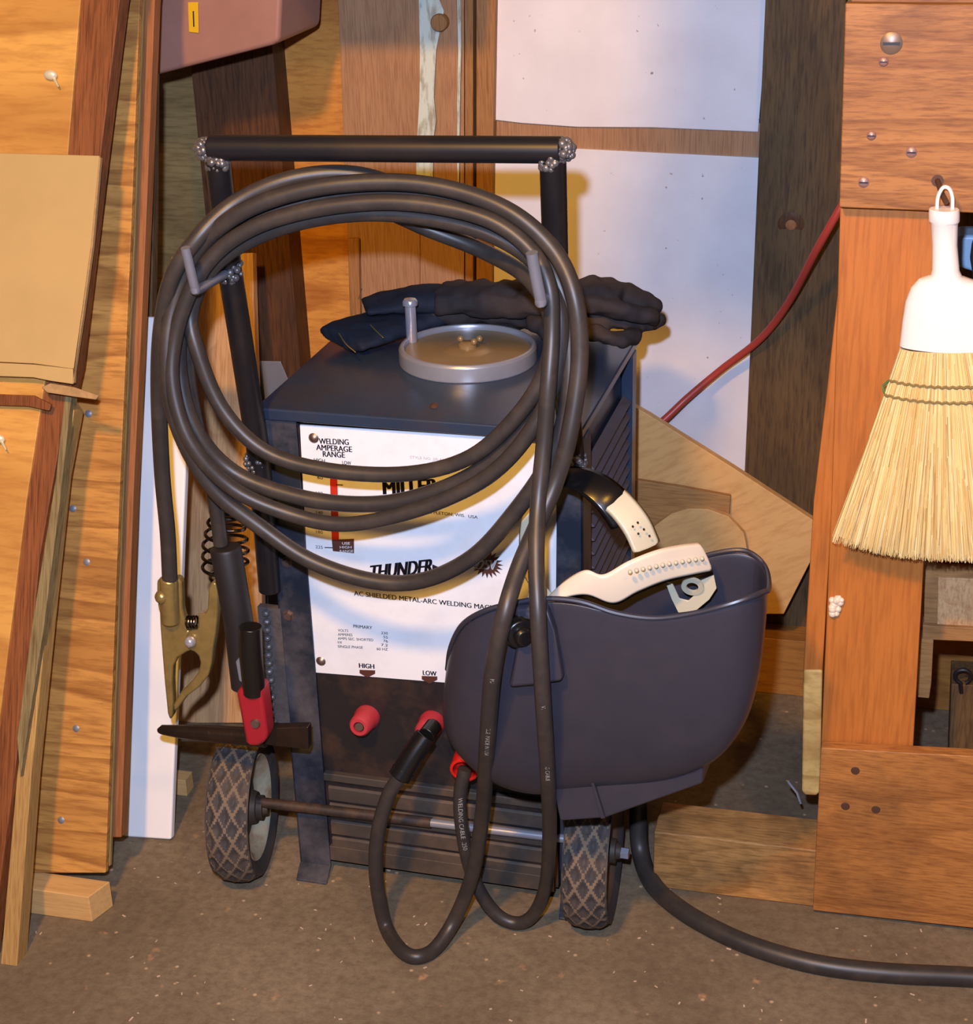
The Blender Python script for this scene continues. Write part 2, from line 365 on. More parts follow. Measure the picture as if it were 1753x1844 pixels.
MB().prism([b1, b0, b2+back, b2], (0, 0, zt)).build('end_block', pine_light, bl, bevel=.002)
bl2 = obj  # keep name
# thick door slab far left: light face, brown edge, pale layers
dr = thing('plywood_door', 'thick laminated door slab leaning at far left behind the cardboard', 'door', P(10, 1745, -1.14, K+.02))
K2 = .385
slab('face', [(-260,-300),(170,-300),(122,280),(100,560),(48,900),(0,1290),(-60,1760),(-260,1760)], -1.145, K2, .03, door_left, dr)
slab('brown_edge', [(165,-300),(264,-300),(216,0),(180,290),(136,660),(118,740),(72,1000),(52,1200),(4,1560),(-20,1745),(-70,1745),(30,1040),(98,560)], -1.14, K2, .03, edge_brown, dr)
slab('grey_edge', [(118,700),(128,716),(108,900),(80,1120),(36,1400),(30,1330),(58,1120),(100,860)], -1.142, K2, .02, edge_grey, dr)
slab('core_edge', [(118,716),(134,740),(112,860),(84,1120),(56,1400),(30,1745),(0,1745),(30,1400),(60,1120)], -1.13, K2, .03, edge_layer, dr)
# nail poking out of it
for (x, y, d, lab) in ((97, 138, (.5, -.75, -.35), 'shiny bent nail sticking out of the door slab above the cardboard'), (3, 792, (.5, -.7, -.2), 'shiny nail tip at the left edge below the cardboard')):
    c = P(x, y, -1.147, K2); d = Vector(d).normalized()
    m = MB().tube([c+d*-.004, c+d*.012, c+d*.02+Vector((.003, 0, -.004))], [.0022, .002, .0012], 8).ball(c+Vector((-.003, -.004, .003)), .009, 6, 0, (1.2, .6, .8))
    tag(m.build('bent_nail', nail_bright, smooth=True), lab, 'nail')
for (x, y) in ((170, 436), (159, 745), (131, 916), (156, 1012), (137, 1312), (110, 1477)):
    pass
nh = [(170,436,'nail head in the left plywood beside the cardboard edge'),(159,745,'nail head in the left plywood just below the cardboard corner'),(131,916,'nail head in the left plywood nearest the door slab edge'),
      (156,1012,'nail head in the left plywood level with the brass clamp'),(137,1312,'nail head in the left plywood level with the hammer point'),(110,1477,'lowest nail head in the left plywood panel')]
for x, y, lab in nh:
    c = P(x, y, -.99, K); tag(MB().lathe([(0, -.0016), (.004, -.0012), (.0058, 0), (.0058, .003)], c, (0, 1, -K), 16).build('nail_head', grey_metal, smooth=True), lab, 'nail', 'nail heads in the left plywood')
# cardboard
cb = thing('cardboard_sheet', 'tan cardboard box flap hanging over the door slab at left', 'cardboard', P(60, 690, -1.17, K2))
slab('panel', [(-260,268),(178,280),(180,284),(165,440),(148,560),(133,664),(128,664),(60,655),(-260,640)], -1.165, K2, .005, cardboard, cb)
slab('folded_flap', [(-260,641),(60,656),(131,664),(131,692),(90,686),(60,680),(-260,668)], -1.17, K2, .005, cardboard, cb)
slab('corrugated_edge', [(178,281),(181,284),(167,440),(150,565),(134,668),(133,690),(128,690),(146,565),(163,440)], -1.169, K2, .008, cardboard_edge, cb)
slab('torn_lip', [(74,697),(90,690),(132,697),(178,712),(172,720),(130,714),(84,707)], -1.172, K2, .004, cardboard_edge, cb)
slab('grey_slat', [(-260,700),(60,712),(92,728),(88,740),(50,732),(-260,722)], -1.16, K2, .006, edge_brown, dr)
# white plank
board('white_plank', 'narrow glossy white painted plank leaning behind the cable coil', 'plank',
      [(252,570),(345,572),(308,1513),(219,1507)], -.79, .28, .016, white_board, bevel=.004)
# pinkish pine board and small block
board('pine_board', 'pinkish pine board leaning against the stud behind the coil', 'board',
      [(308,462),(455,455),(468,900),(476,1302),(320,1302),(312,820)], -.42, .33, .02, pine)
board('pine_offcut', 'narrow plywood offcut showing inside the coil beside the plywood bay', 'board', [(626,430),(646,430),(652,700),(634,700)], -.05, 0, .01, board_tan)
c = PZ(322, 1432, 0); tag(MB().box((c.x-.02, c.y, 0), (c.x+.016, c.y+.03, .032)).build('small_wood_block', pine_light, bevel=.001), 'small pine scrap block on the floor right of the white plank', 'wood scrap')
# pink cabinet corner, top left
pc = thing('pink_metal_box', 'dusty pink metal box tilted against the studs at the top left', 'metal box', P(380, 110, -.32))
slab('shell', [(200,-300),(520,-300),(504,62),(503,76),(490,82),(280,136),(200,155)], -.34, .0, .2, pink_paint, pc, bevel=.008)
sl = slab('label_sticker', [(338,4),(357,4),(358,60),(340,58)], -.343, 0, .002, yellow_label, pc)
slab('sticker_print', [(347,20),(349,20),(350,48),(348,48)], -.3445, 0, .0008, ink, sl, bevel=0)
# light grey metal sheet behind welder
board('grey_sheet', 'small light grey sheet metal piece behind the welder at left', 'sheet metal', [(455,650),(505,651),(560,780),(560,1200),(460,1200)], -.17, 0, .003, grey_metal)

# ------------------------------------------------------------------ diagonal wedge, offcut, sill area
wg = board('plywood_wedge', 'pale plywood wedge with a slanted top edge leaning behind the helmet', 'plywood offcut',
      [(1100,708),(1170,748),(1320,842),(1470,940),(1466,1000),(1412,1106),(1330,1106),(1200,1106),(1100,1106)], -.16, .0, .018, wedge_wood)
arc = [(1100+0,1000),(1160,968),(1182,945),(1210,925),(1240,916),(1275,917),(1312,930),(1340,960),(1350,1010),(1340,1060),(1320,1104),(1100,1104)]
board('round_wood_disc', 'pale rounded plywood piece in front of the wedge, above the helmet band', 'plywood offcut', arc, -.19, 0, .014, wedge_wood)
board('brown_offcut', 'flat brown wood strip lying across the pale plywood wedge', 'wood strip', [(1100,858),(1167,868),(1230,878),(1316,894),(1314,929),(1240,916),(1166,960),(1100,990)], -.176, 0, .012, offcut_wood)

# ------------------------------------------------------------------ bench frame at right
bn = thing('bench_frame', 'orange brown wooden bench frame at right with the whisk broom hung on it', 'bench', (.05, -.75, 0))
slab('top_board', [(1523,6),(2250,12),(2250,400),(1753,384),(1620,378),(1512,374)], -.765, 0, .02, bench_wood, bn, bevel=.002)
slab('post', [(1514,360),(1702,360),(1690,700),(1664,1020),(1645,1352),(1479,1352),(1498,900)], -.74, 0, .02, bench_post, bn, bevel=.002)
slab('bottom_rail', [(1479,1347),(1753,1362),(2250,1390),(2250,1735),(1753,1672),(1464,1640)], -.765, 0, .022, bench_rail, bn, bevel=.002)
slab('side_board', [(1510,520),(1513,700),(1500,900),(1482,1210),(1447,1210),(1466,900),(1490,700)], -.735, 0, .10, bench_post, bn, bevel=.002)
slab('crossbar_end', [(1447,1207),(1482,1207),(1478,1425),(1472,1434),(1450,1433),(1444,1426)], -.738, 0, .3, end_grain, bn, bevel=.004)
a = P(1176, 1602, -.745); b = P(1500, 1640, -.745)
MB().box((a.x, -.745, 0), (.9, -.66, .105)).build('skid', skid_wood, bn, bevel=.003)
MB().box((.55, -.72, .1), (.64, -.1, 1.36)).build('far_post', bench_post, bn, bevel=.002)
MB().box((-.08, -.72, 1.335), (.9, -.08, 1.36)).build('bench_top', bench_wood, bn, bevel=.002)
MB().box((-.08, -.1, .12), (-.02, -.05, 1.34)).build('rear_post', stud_dark, bn, bevel=.002)
for (x, y, r) in ((1606,78,.0135),(1592,111,.006),(1570,244,.006),(1642,274,.007),(1556,328,.007)):
    c = P(x, y, -.765)
    m = MB().lathe([(0, -.003), (r*.7, -.0025), (r, -.0005), (r, .002)], c, (0, 1, 0), 20)
    o = m.build('screw', screw_dark if r > .01 else nail_m, bn, smooth=True)
    MB().box((c.x-r*.75, c.y-.0036, c.z-r*.12), (c.x+r*.75, c.y-.002, c.z+r*.12)).build('slot', ink, o, local=False).rotation_euler = (0, 0, 0)
for (x, y) in ((1541,1388),(1523,1452),(1578,1458)):
    c = P(x, y, -.765); MB().lathe([(0, -.0012), (.006, -.001), (.007, .001)], c, (0, 1, 0), 14).build('screw', nail_rust, bn, smooth=True)
c = P(1507, 1090, -.742); m = MB(); [m.ball(c+Vector((random.uniform(-.007, .007), random.uniform(-.003, .002), random.uniform(-.014, .014))), random.uniform(.003, .007), 5) for _ in range(22)]; m.build('plaster_blob', ivory, bn, smooth=True)
tag(MB().box((-1.6, -.42, 1.37), (-.70, .02, 1.39)).build('shade_shelf', board_brown, bevel=.002), 'unseen brown board added above the pink metal box to shade the wall', 'shadow caster')  # board added out of view so its shadow falls on the upper wall
caster_pts = []  # outline of the wanted wall shadow, carried back toward the bulb
for x, y in ((1186,-300),(1184,0),(1188,200),(1098,500),(1108,610),(1175,628),(1290,600),(1400,650),(1500,680),(1520,0),(1520,-300)):
    w = P(x, y, 0); caster_pts.append(BULB + (w-BULB)*(1.4/2.9))
tag(MB().prism(caster_pts, (0, .02, 0)).build('shadow_caster', dark_thing, bevel=.004), 'unseen dark sheet added to cast a shadow on the white wall panels', 'apron')  # added above the frame only to block the bulb from the wall
# things in the bench opening
bx = thing('wooden_box', 'small weathered wooden drawer box behind the bench post, under the broom', 'drawer', P(1710, 1160, -.55))
slab('drawer_front', [(1666,1018),(2000,1030),(2000,1158),(1664,1140)], -.6, 0, .02, box_wood, bx)
slab('inner_panel', [(1690,1040),(2000,1052),(2000,1150),(1688,1128)], -.603, 0, .006, pine, bx)
slab('lower_rail', [(1662,1126),(2000,1145),(2000,1166),(1662,1152)], -.61, 0, .03, box_wood, bx)
slab('corner_strip', [(1660,1150),(1682,1152),(1678,1230),(1674,1258),(1652,1256),(1650,1200)], -.61, 0, .03, offcut_wood, bx)
board('red_tool_case', 'red plastic edge of a case on top of the wooden drawer box', 'case', [(1690,1004),(2000,1008),(2000,1028),(1690,1018)], -.59, 0, .12, red_plastic)
wp = thing('weathered_post', 'weathered grey brown wooden post with an eye bolt behind the bench rail', 'post', P(1735, 1350, -.5))
slab('timber', [(1714,1232),(1820,1238),(1820,1380),(1708,1380)], -.5, 0, .08, stud_dark, wp)
ec = P(1735, 1218, -.5); MB().tube([ec+Vector((math.cos(t)*.012, 0, math.sin(t)*.012)) for t in [i*PI/10-1.2 for i in range(19)]]+[ec+Vector((-.0, 0, -.03))], .0035, 8).build('eye_bolt', black_tube, wp, smooth=True)
board('blue_jug', 'pale blue plastic panel seen in the gap right of the broom handle', 'container', [(1724,424),(1850,424),(1850,520),(1726,482)], -.45, 0, .06, blue_plastic, bevel=.006)
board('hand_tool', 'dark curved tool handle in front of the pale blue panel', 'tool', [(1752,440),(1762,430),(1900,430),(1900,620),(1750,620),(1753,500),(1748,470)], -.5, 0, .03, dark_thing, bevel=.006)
board('gap_shade_sheet', 'dark brown sheet standing in for the shade in the bench opening', 'board', [(1640,330),(2100,330),(2100,800),(1620,800)], -.08, 0, .02, stud_dark)  # dark sheet coloured as the shade in the opening behind the bench
# bent wire on floor next to crossbar
c = P(1420, 1408, -.62); tag(MB().tube([c, c+Vector((.015, -.01, -.012)), c+Vector((.022, -.012, -.03))], .002, 8).build('bent_wire', chrome, smooth=True), 'short bent wire end beside the lower end of the bench crossbar', 'wire')
# red cord
pts = [P(1540,330,-.2), P(1512,378,-.22), P(1470,452,-.2), P(1420,545,-.12), P(1370,610,-.08), P(1300,665,-.06), P(1240,715,-.07), P(1195,757,-.09), P(1150,790,-.1)]
tag(MB().tube(spline(pts, 8), .0068, 10).build('extension_cord', cord_red, smooth=True), 'red electric cord slanting from the bench post down to the wedge', 'cord')
# black supply cable on the floor
pts = [P(1152,1380,-.66), P(1150,1450,-.68), P(1153,1530,-.70)]
rr = .0145
for (x, y) in ((1175,1590),(1225,1637),(1300,1680),(1380,1712),(1480,1738),(1600,1752),(1760,1760),(1950,1775),(2300,1830)): pts.append(PZ(x, y, rr))
tag(MB().tube(spline(pts, 8), rr, 14).build('supply_cable', cable_floor, smooth=True), 'thick black supply cable curving over the floor to the right edge', 'cable')

# ------------------------------------------------------------------ the welding machine (own frame, slight yaw)
MA = math.radians(-1.5); MO = Vector((-.868, -.81, 0)); MR = Matrix.Rotation(MA, 3, 'Z')
wm = thing('welding_machine', 'dark blue arc welder on a two wheeled cart with white nameplate', 'welder', MO); wm.rotation_euler = (0, 0, MA)
MRi = MR.transposed()
def ML(px, py, v):                                   # pixel -> local point on local plane y=v
    o = MRi @ (CAM-MO); d = MRi @ ray(px, py); return o + d*((v-o.y)/d.y)
def W2L(p): return MRi @ (Vector(p)-MO)
class LB(MB):
    def build(s, name, mat, parent=wm, **k): return super().build(name, mat, parent, local=True, **k)
WX = .462; DP = .41; TZ = .80
# case body (sides and back, sheet shell)
LB().box((.012, .02, .05), (WX-.012, DP-.01, TZ-.012)).build('case', navy, bevel=.004)
o = LB(); o.box((.0, 0, .03), (WX, .012, TZ-.03))
fp = LB().box((.05, .004, .03), (WX-.035, .016, TZ-.028)).build('front_panel', black_panel, bevel=.001)
# lower ribbed section
rb = LB()
for i in range(4):
    z = .165-.032*i; rb.prism([(.056, .004, z), (.056, .0, z-.003), (.056, .0, z-.026), (.056, .004, z-.029)], (WX-.1, 0, 0))
rb.box((.052, -.002, .025), (WX-.04, .006, .052)); rb.build('ribbed_skirt', skirt_m, bevel=.001)
LB().box((.052, -.006, .178), (WX-.04, .006, .192)).build('ledge', skirt_m, bevel=.002)
# angle iron legs
def angle(x0, x1, side, name='angle_leg'):
    m = LB(); m.box((x0, -.004, .012), (x1, .0, TZ-.02))
    xs = x0 if side < 0 else x1-.004
    m.box((xs, -.004, .012), (xs+.004, .05, TZ-.02))
    m.prism([(x0, -.004, .012), (x1, -.004, .012), (x1+.004, -.035, .0), (x0+.004, -.035, .0)], (0, 0, .004))
    return m.build(name, leg_m, bevel=.001)
al = angle(.0, .052, -1); ar = angle(WX-.03, WX+.008, 1)
for (px, py) in ((517,1012),(520,1108)):
    c = ML(px, py, -.004); LB().lathe([(0, -.006), (.006, -.006), (.0068, -.001), (.0095, -.0008), (.0095, .0)], c, (0, 1, 0), 6).build('bolt', rivet_m, al)
c = ML(482, 752, -.004); LB().lathe([(0, -.001), (.003, -.001), (.003, 0)], c, (0, 1, 0), 12).build('bolt', rivet_m, al)
# lid: overhanging sheet with sloped front and lips
v = [(-.004, -.012, TZ-.018), (WX+.006, -.012, TZ-.018), (WX+.006, DP+.005, TZ-.018), (-.004, DP+.005, TZ-.018),
     (-.006, -.014, TZ), (WX+.008, -.014, TZ), (WX+.008, DP+.007, TZ), (-.006, DP+.007, TZ),
     (.07, .085, TZ+.014), (WX-.06, .085, TZ+.014), (WX-.06, DP-.07, TZ+.014), (.07, DP-.07, TZ+.014)]
f = [(0,1,5,4),(1,2,6,5),(2,3,7,6),(3,0,4,7),(4,5,9,8),(5,6,10,9),(6,7,11,10),(7,4,8,11),(8,9,10,11),(3,2,1,0)]
ld = LB().add(v, f).build('lid', navy, bevel=.003, seg=3)
c = ML(770, 711, -.0); cc = Vector((c.x, .03, TZ+.006)); LB().lathe([(0, .004), (.004, .003), (.0075, 0), (.0075, -.003)], cc, (0, 0, 1), 12).build('lid_screw', nail_rust, ld, smooth=True)
# amperage crank: disc, rim, knob
dc = W2L(PZ(843, 640, TZ+.022)); dc.z = TZ+.012
dk = LB().lathe([(0, 0), (.100, 0), (.103, .003), (.103, .024), (.1, .028), (.096, .028), (.094, .024), (.094, .019), (.04, .019)], dc, (0, 0, 1), 72).build('amperage_dial', bare_steel, smooth=True, bevel=.001)
LB().lathe([(.0930, .0180), (.0930, .0200), (.04, .0200), (.034, .021), (.03, .023), (.0, .023)], dc, (0, 0, 1), 64).build('dial_face', disc_top, dk, smooth=True)
LB().lathe([(.014, .022), (.014, .028), (.010, .031), (0, .031)], dc, (0, 0, 1), 24).ball(dc+Vector((.012, -.006, .034)), .005).ball(dc+Vector((.016, .01, .034)), .005).ball(dc+Vector((-.012, .004, .034)), .005).build('dial_hub', disc_top, dk, smooth=True)
kp = W2L(PZ(742, 612, TZ+.035)); kp.z = TZ+.012
LB().lathe([(.0075, .02), (.0085, .022), (.0085, .076), (.0115, .078), (.0115, .084), (.009, .087), (0, .088)], kp, (0, 0, 1), 24).build('crank_knob', chrome, dk, smooth=True)
# right side louvres
sx = WX-.008
lv = LB()
for i in range(19):
    z = .715-.0225*i
    lv.prism([(sx, .09, z), (sx+.013, .09, z-.013), (sx, .09, z-.015)], (0, DP-.13, 0))
lv.build('louvres', louvre_m, bevel=.001)
LB().box((sx-.004, DP-.04, .05), (sx+.014, DP-.005, TZ-.02)).build('side_flange', navy, bevel=.002)
LB().box((sx-.004, .012, .05), (sx+.012, .06, TZ-.02)).build('side_flange', navy, bevel=.002)
# nameplate
LPL = -.0005
def lab(px, py): return ML(px, py, .001)
corners = [lab(540,765), lab(1004,795), lab(1000,1245), lab(563,1211)]
plate = LB().prism(corners, (0, .003, 0)).build('nameplate', label_white, bevel=.0006)
for (px, py) in ((565,789),(578,1191)):
    c = lab(px, py); LB().lathe([(0, -.004), (.004, -.0035), (.0065, -.001), (.0078, 0)], c, (0, 1, 0), 20).build('rivet', rivet_m, plate, smooth=True)
def text_geo(txt, size, bold=0.0, shear=0., align='LEFT', xs=1., spacing=1.):
    cu = bpy.data.curves.new('t', 'FONT'); cu.body = txt; cu.size = size; cu.align_x = align; cu.shear = shear
    cu.offset = bold*size; cu.space_character = spacing; cu.resolution_u = 3
    o = bpy.data.objects.new('t', cu); COL.objects.link(o)
    dg = bpy.context.evaluated_depsgraph_get(); me = bpy.data.meshes.new_from_object(o.evaluated_get(dg))
    v = [Vector((p.co.x*xs, p.co.y, 0)) for p in me.vertices]; f = [tuple(p.vertices) for p in me.polygons]
    bpy.data.objects.remove(o); bpy.data.meshes.remove(me); return v, f
def put(txt, x0, y0, x1, y1, hpx, bold=.0, shear=0., d=-.0006, spacing=1., mat=label_ink):
    """text whose baseline runs between two pixels of the nameplate, cap height hpx, squeezed to fit"""
    a = lab(x0, y0); b = lab(x1, y1); ex = (b-a); L = ex.length; ex = ex.normalized(); ez = Vector((0, 0, 1))
    v0, f0 = text_geo(txt, 1., 0, shear, spacing=spacing); v = []; f = []
    for q_ in range(1 if bold == 0 else 5):
        n_ = len(v); dx = (q_-2)*bold*.5 if bold else 0; v += [p+Vector((dx, 0, 0)) for p in v0]; f += [tuple(i+n_ for i in g_) for g_ in f0]
    w = max(p.x for p in v)-min(p.x for p in v); mn = min(p.x for p in v)
    h = hpx/ppm(MR @ a + MO)/.70; LB().add([a + ex*((p.x-mn)*L/w) + ez*(p.y*h) + Vector((0, d, 0)) for p in v], f).build('printed_text', mat, plate)
m = LB()
put('WELDING', 575, 799, 629, 801, 11, .032)
put('AMPERAGE', 570, 810, 635, 814, 11, .032)
put('RANGE', 582, 822, 622, 824, 11, .032)
put('HIGH', 566, 831, 586, 833, 7, .02)
put('LOW', 617, 836, 633, 837, 7, .02)
put('30', 626, 845, 636, 846, 7)
put('225', 569, 987, 582, 988, 6)
put('180', 570, 960, 582, 961, 6); put('140', 570, 925, 582, 926, 6); put('100', 570, 890, 582, 891, 6); put('60', 572, 862, 582, 863, 6)
put('USA', 844, 932, 861, 934, 6, .01)
put('APPLETON, WIS.', 770, 924, 838, 931, 6, .01)
put('THUNDER', 668, 1043, 780, 1031, 28, .065, .25)
put('MILLER', 690, 890, 790, 884, 25, .06)
put('AC SHIELDED METAL-ARC WELDING MACHINE', 638, 1072, 912, 1101, 9.5, .02)
put('PRIMARY', 637, 1130, 671, 1133, 6.5, .012)
for i, (t, n) in enumerate((('VOLTS', '230'), ('AMPERES', '55'), ('AMPS SEC. SHORTED', '76'), ('KW', '7.2'), ('SINGLE PHASE', '60 HZ'))):
    y = 1137+i*7.2; put(t, 609, y, 609+len(t)*3.75, y+len(t)*.18, 5.2, .006); put(n, 699-len(n)*4, y+4.5, 699, y+5.5, 5.2, .006)
put('HIGH', 647, 1202, 675, 1204, 9.5, .04); put('LOW', 762, 1215, 787, 1217, 9.5, .04)
for x0, y0, w_ in ((585,985,15),(606,842,12),(606,872,12),(606,900,12),(606,930,12)):
    LB().prism([lab(x, y)+Vector((0,-.0006,0)) for x, y in ((x0,y0),(x0+w_,y0+.5),(x0+w_,y0+2),(x0,y0+1.5))], (0, .0004, 0)).build('scale_tick', label_ink, plate)
# lightning wedge after THUNDER
LB().prism([lab(x, y)+Vector((0,-.0006,0)) for x, y in ((779,1016),(790,1021),(806,1019),(790,1027),(779,1024))], (0, .0004, 0)).build('lightning_mark', label_ink, plate)
put('STYLE NO. JJB-46', 739, 825, 800, 830, 5, mat=label_grey)
LB().prism([lab(x, y)+Vector((0,-.0004,0)) for x, y in ((594,839),(607,840),(611,975),(598,975))], (0, .0004, 0)).build('red_scale_bar', label_red, plate)
LB().prism([lab(x, y)+Vector((0,-.0008,0)) for x, y in ((598,972),(638,970),(638,996),(600,992))], (0, .0004, 0)).build('range_badge', label_brown, plate)
sc_, so_ = lab(877,1015), []
for i in range(40):
    a = 2*PI*i/40; r = (31 if i % 2 == 0 else 20)/ppm(MR @ sc_ + MO); so_.append(sc_+Vector((math.cos(a)*r, -.0005, math.sin(a)*r*.95)))
LB().prism(so_, (0, .0004, 0)).build('starburst_badge', label_brown, plate)
put('225V', 854, 1024, 896, 1025, 19, .06, .15, d=-.0012, mat=label_white); put('USE', 617, 980, 631, 980, 5, d=-.0014, mat=label_white); put('HIGH', 613, 987, 634, 987, 5, d=-.0014, mat=label_white); put('RANGE', 613, 994, 637, 994, 5, d=-.0014, mat=label_white)
for x, y in ((662,1211),(774,1222)):
    LB().prism([lab(x+a, y+b)+Vector((0,-.0006,0)) for a, b in ((-14,-5),(-14,1),(0,9),(14,2),(14,-4))], (0, .0004, 0)).build('arrow_mark', label_brown, plate)
# output sockets
for (px, py) in ((661,1298),(778,1308),(880,1330)):
    c = ML(px, py-6, .0); so = LB().lathe([(0.020, .004), (.020, -.006), (.0175, -.012), (.0165, -.034), (.0135, -.0375), (.0085, -.0375), (.008, -.02), (0, -.02)], c, (0, 1, -.12), 28).build('output_socket', socket_red, smooth=True)
    LB().lathe([(0, -.036), (.0065, -.036), (.0065, -.02)], c, (0, 1, -.12), 14).build('contact', rivet_m, so)
# handle frame in world pixels -> local
def T(px, py, y): return W2L(P(px, py, y))
YT, YM, YB = -.93, -.89, -.84
rt = .0165
tl, tr = T(378, 266, YT), T(1012, 270, YT)
hf = LB().tube([tl, tr], rt, 20).build('handle_bar', black_tube, smooth=True, bevel=.002)
l1 = [T(391,285,YT), T(413,480,YM), T(432,600,YM+.015), T(466,820,YB), T(486,1062,YB+.012)]
r1 = [T(996,285,YT), T(1001,480,YM), T(1012,640,YM+.015), T(1030,800,YB), T(1035,848,YB)]
ul = LB().tube(l1, rt, 18).build('handle_upright', black_tube, smooth=True)
ur = LB().tube(r1, rt, 18).build('handle_upright', black_tube, smooth=True)
def welds(c, r, n, parent, sc=.006):
    m = LB()
    for i in range(n*3):
        d = Vector((random.uniform(-1, 1), random.uniform(-1, .2), random.uniform(-1, 1))).normalized(); m.ball(Vector(c)+d*r*.82, random.uniform(.5, 1)*sc, 5)
    return m.build('weld_bead', weld_metal, parent, smooth=True)
welds(T(372,268,YT), .0145, 22, hf); welds(T(392,292,YT), .0155, 18, ul); welds(T(1016,270,YT), .0145, 22, hf); welds(T(992,290,YT), .0155, 18, ur)
welds(T(414,486,YM), .0205, 26, ul, .0055); welds(T(1034,830,YB), .0205, 22, ur, .0055)
welds(T(462,830,YB), .0200, 14, ul, .0045)
# hooks
def hook(base, knee, tip, nm, r=.0062):
    return LB().tube(spline([base, (base+knee)/2, knee+Vector((0, .004, -.0)), knee+Vector((0, -.001, .006)), (knee+tip)/2, tip], 5), r, 12).build('cable_hook', peg_steel, nm, smooth=True)
h1b = T(412, 490, YM); h1k = T(352, 524, -1.02); h1t = T(334, 446, -1.03)
h2b = T(1001, 490, YM); h2k = T(974, 545, -1.02); h2t = T(958, 455, -1.03)
hook(h1b, h1k, h1t, ul); hook(h2b, h2k, h2t, ur, .0075)
# weld bead strip left of the left leg
m = LB()
for i in range(14):
    c = ML(480+i*.9, 1105+i*15, -.01); m.ball(c+Vector((random.uniform(-.002, .002), 0, 0)), .0065, 6, 0, (1, .8, .8))
c0 = ML(474, 1090, .0); c1 = ML(492, 1320, .0); m.box((min(c0.x, c1.x)-.004, -.006, c1.z), (.004, .006, c0.z)); m.build('weld_strip', weld_metal, smooth=True)
# axle and wheels
AX = Vector((0, -.85, .128))
wl = W2L(Vector((-.952, -.828, .119))); wr = W2L(Vector((-.383, -.828, .119)))
a0 = T(495, 1441, -.845); a1 = T(1034, 1502, -.845); a0.z = a1.z = .14
LB().tube([wl+Vector((0, 0, .012)), wl.lerp(wr, .55)+Vector((0, 0, .012))], .0085, 16).build('axle', rust_panel, smooth=True)
LB().tube([wl.lerp(wr, .5)+Vector((0, 0, .012)), wr+Vector((0, 0, .012))], .0068, 16).build('axle_rod', bare_steel, smooth=True)
def tire():
    R0 = .118; hw = .033; NA = 160; prof = []
    for i in range(25): prof.append((-1+2*i/24))
    v = []; f = []; mi = []
    pr = [(.082, -.024), (.095, -.031), (.108, -.0335)]
    for i in range(27):
        t = -1+2*i/26; pr.append((R0-.010*abs(t)**3.2, .031*t))
    pr += [(.108, .0335), (.095, .031), (.082, .024)]
    n = len(pr)
    for a in range(NA):
        th = 2*PI*a/NA
        for i, (r, h) in enumerate(pr):
            tread = 3 <= i < n-3; gr = 0
            if tread:
                u = th/(2*PI)*34; w = h/.0118
                d1 = abs(((u+w) % 2)-1); d2 = abs(((u-w) % 2)-1)
                gr = 1 if (min(d1, 1-d1 if False else d1) < .16 or d2 < .16) else 0
            rr_ = r - (.0035 if gr == 0 and tread and (min(d1, d2) > .55) else 0) + (.0008 if gr else 0)
            v.append((h, math.sin(th)*rr_, math.cos(th)*rr_))
    for a in range(NA):
        for i in range(n-1):
            f.append((a*n+i, a*n+i+1, ((a+1) % NA)*n+i+1, ((a+1) % NA)*n+i))
            tread = 3 <= i < n-4; m_ = 0
            if tread:
                u = (a+.5)/NA*34; w = (pr[i][1]+pr[i+1][1])/2/.0118
                if abs(((u+w) % 2)-1) < .17 or abs(((u-w) % 2)-1) < .17: m_ = 1
            mi.append(m_)
    return v, f, mi
tv, tf, tm = tire()
def wheel(c, rimm, ang):
    wr_ = Matrix.Rotation(math.radians(ang), 3, 'Z'); wax = wr_ @ Vector((1, 0, 0))
    m = LB(); m.add([wr_ @ Vector(p)+c for p in tv], tf); m.m = list(tm); t = m.build('wheel', [tire_m, tire_dust], smooth=True)
    rp = [(.052, .006), (.066, .010), (.074, .022), (.084, .027), (.086, .024), (.084, -.024), (.074, -.022), (.066, -.010), (.052, -.006)]
    LB().lathe([(.012, .026), (.024, .024), (.030, .008), (.053, .006), (.053, -.006), (.030, -.008), (.024, -.024), (.012, -.026)], c, wax, 40, closed=True).build('hub_plate', hub_m, t, smooth=True)
    LB().lathe(rp, c, wax, 48, closed=True).build('rim', rimm, t, smooth=True)
    LB().lathe([(0, -.042), (.011, -.042), (.013, -.034), (.019, -.034), (.019, .034), (.013, .034), (.011, .042), (0, .042)], c, wax, 24).build('hub', hub_m, t, smooth=False, bevel=.001)
    return t
wheel(wl, rim_m, 10); w2 = wheel(wr, rim_dark, 4)
LB().lathe([(0, 0), (.009, 0), (.009, .012), (.0, .012)], wr+Vector((.042, 0, .0)), (1, 0, 0), 6).build('axle_nut', chrome, w2)

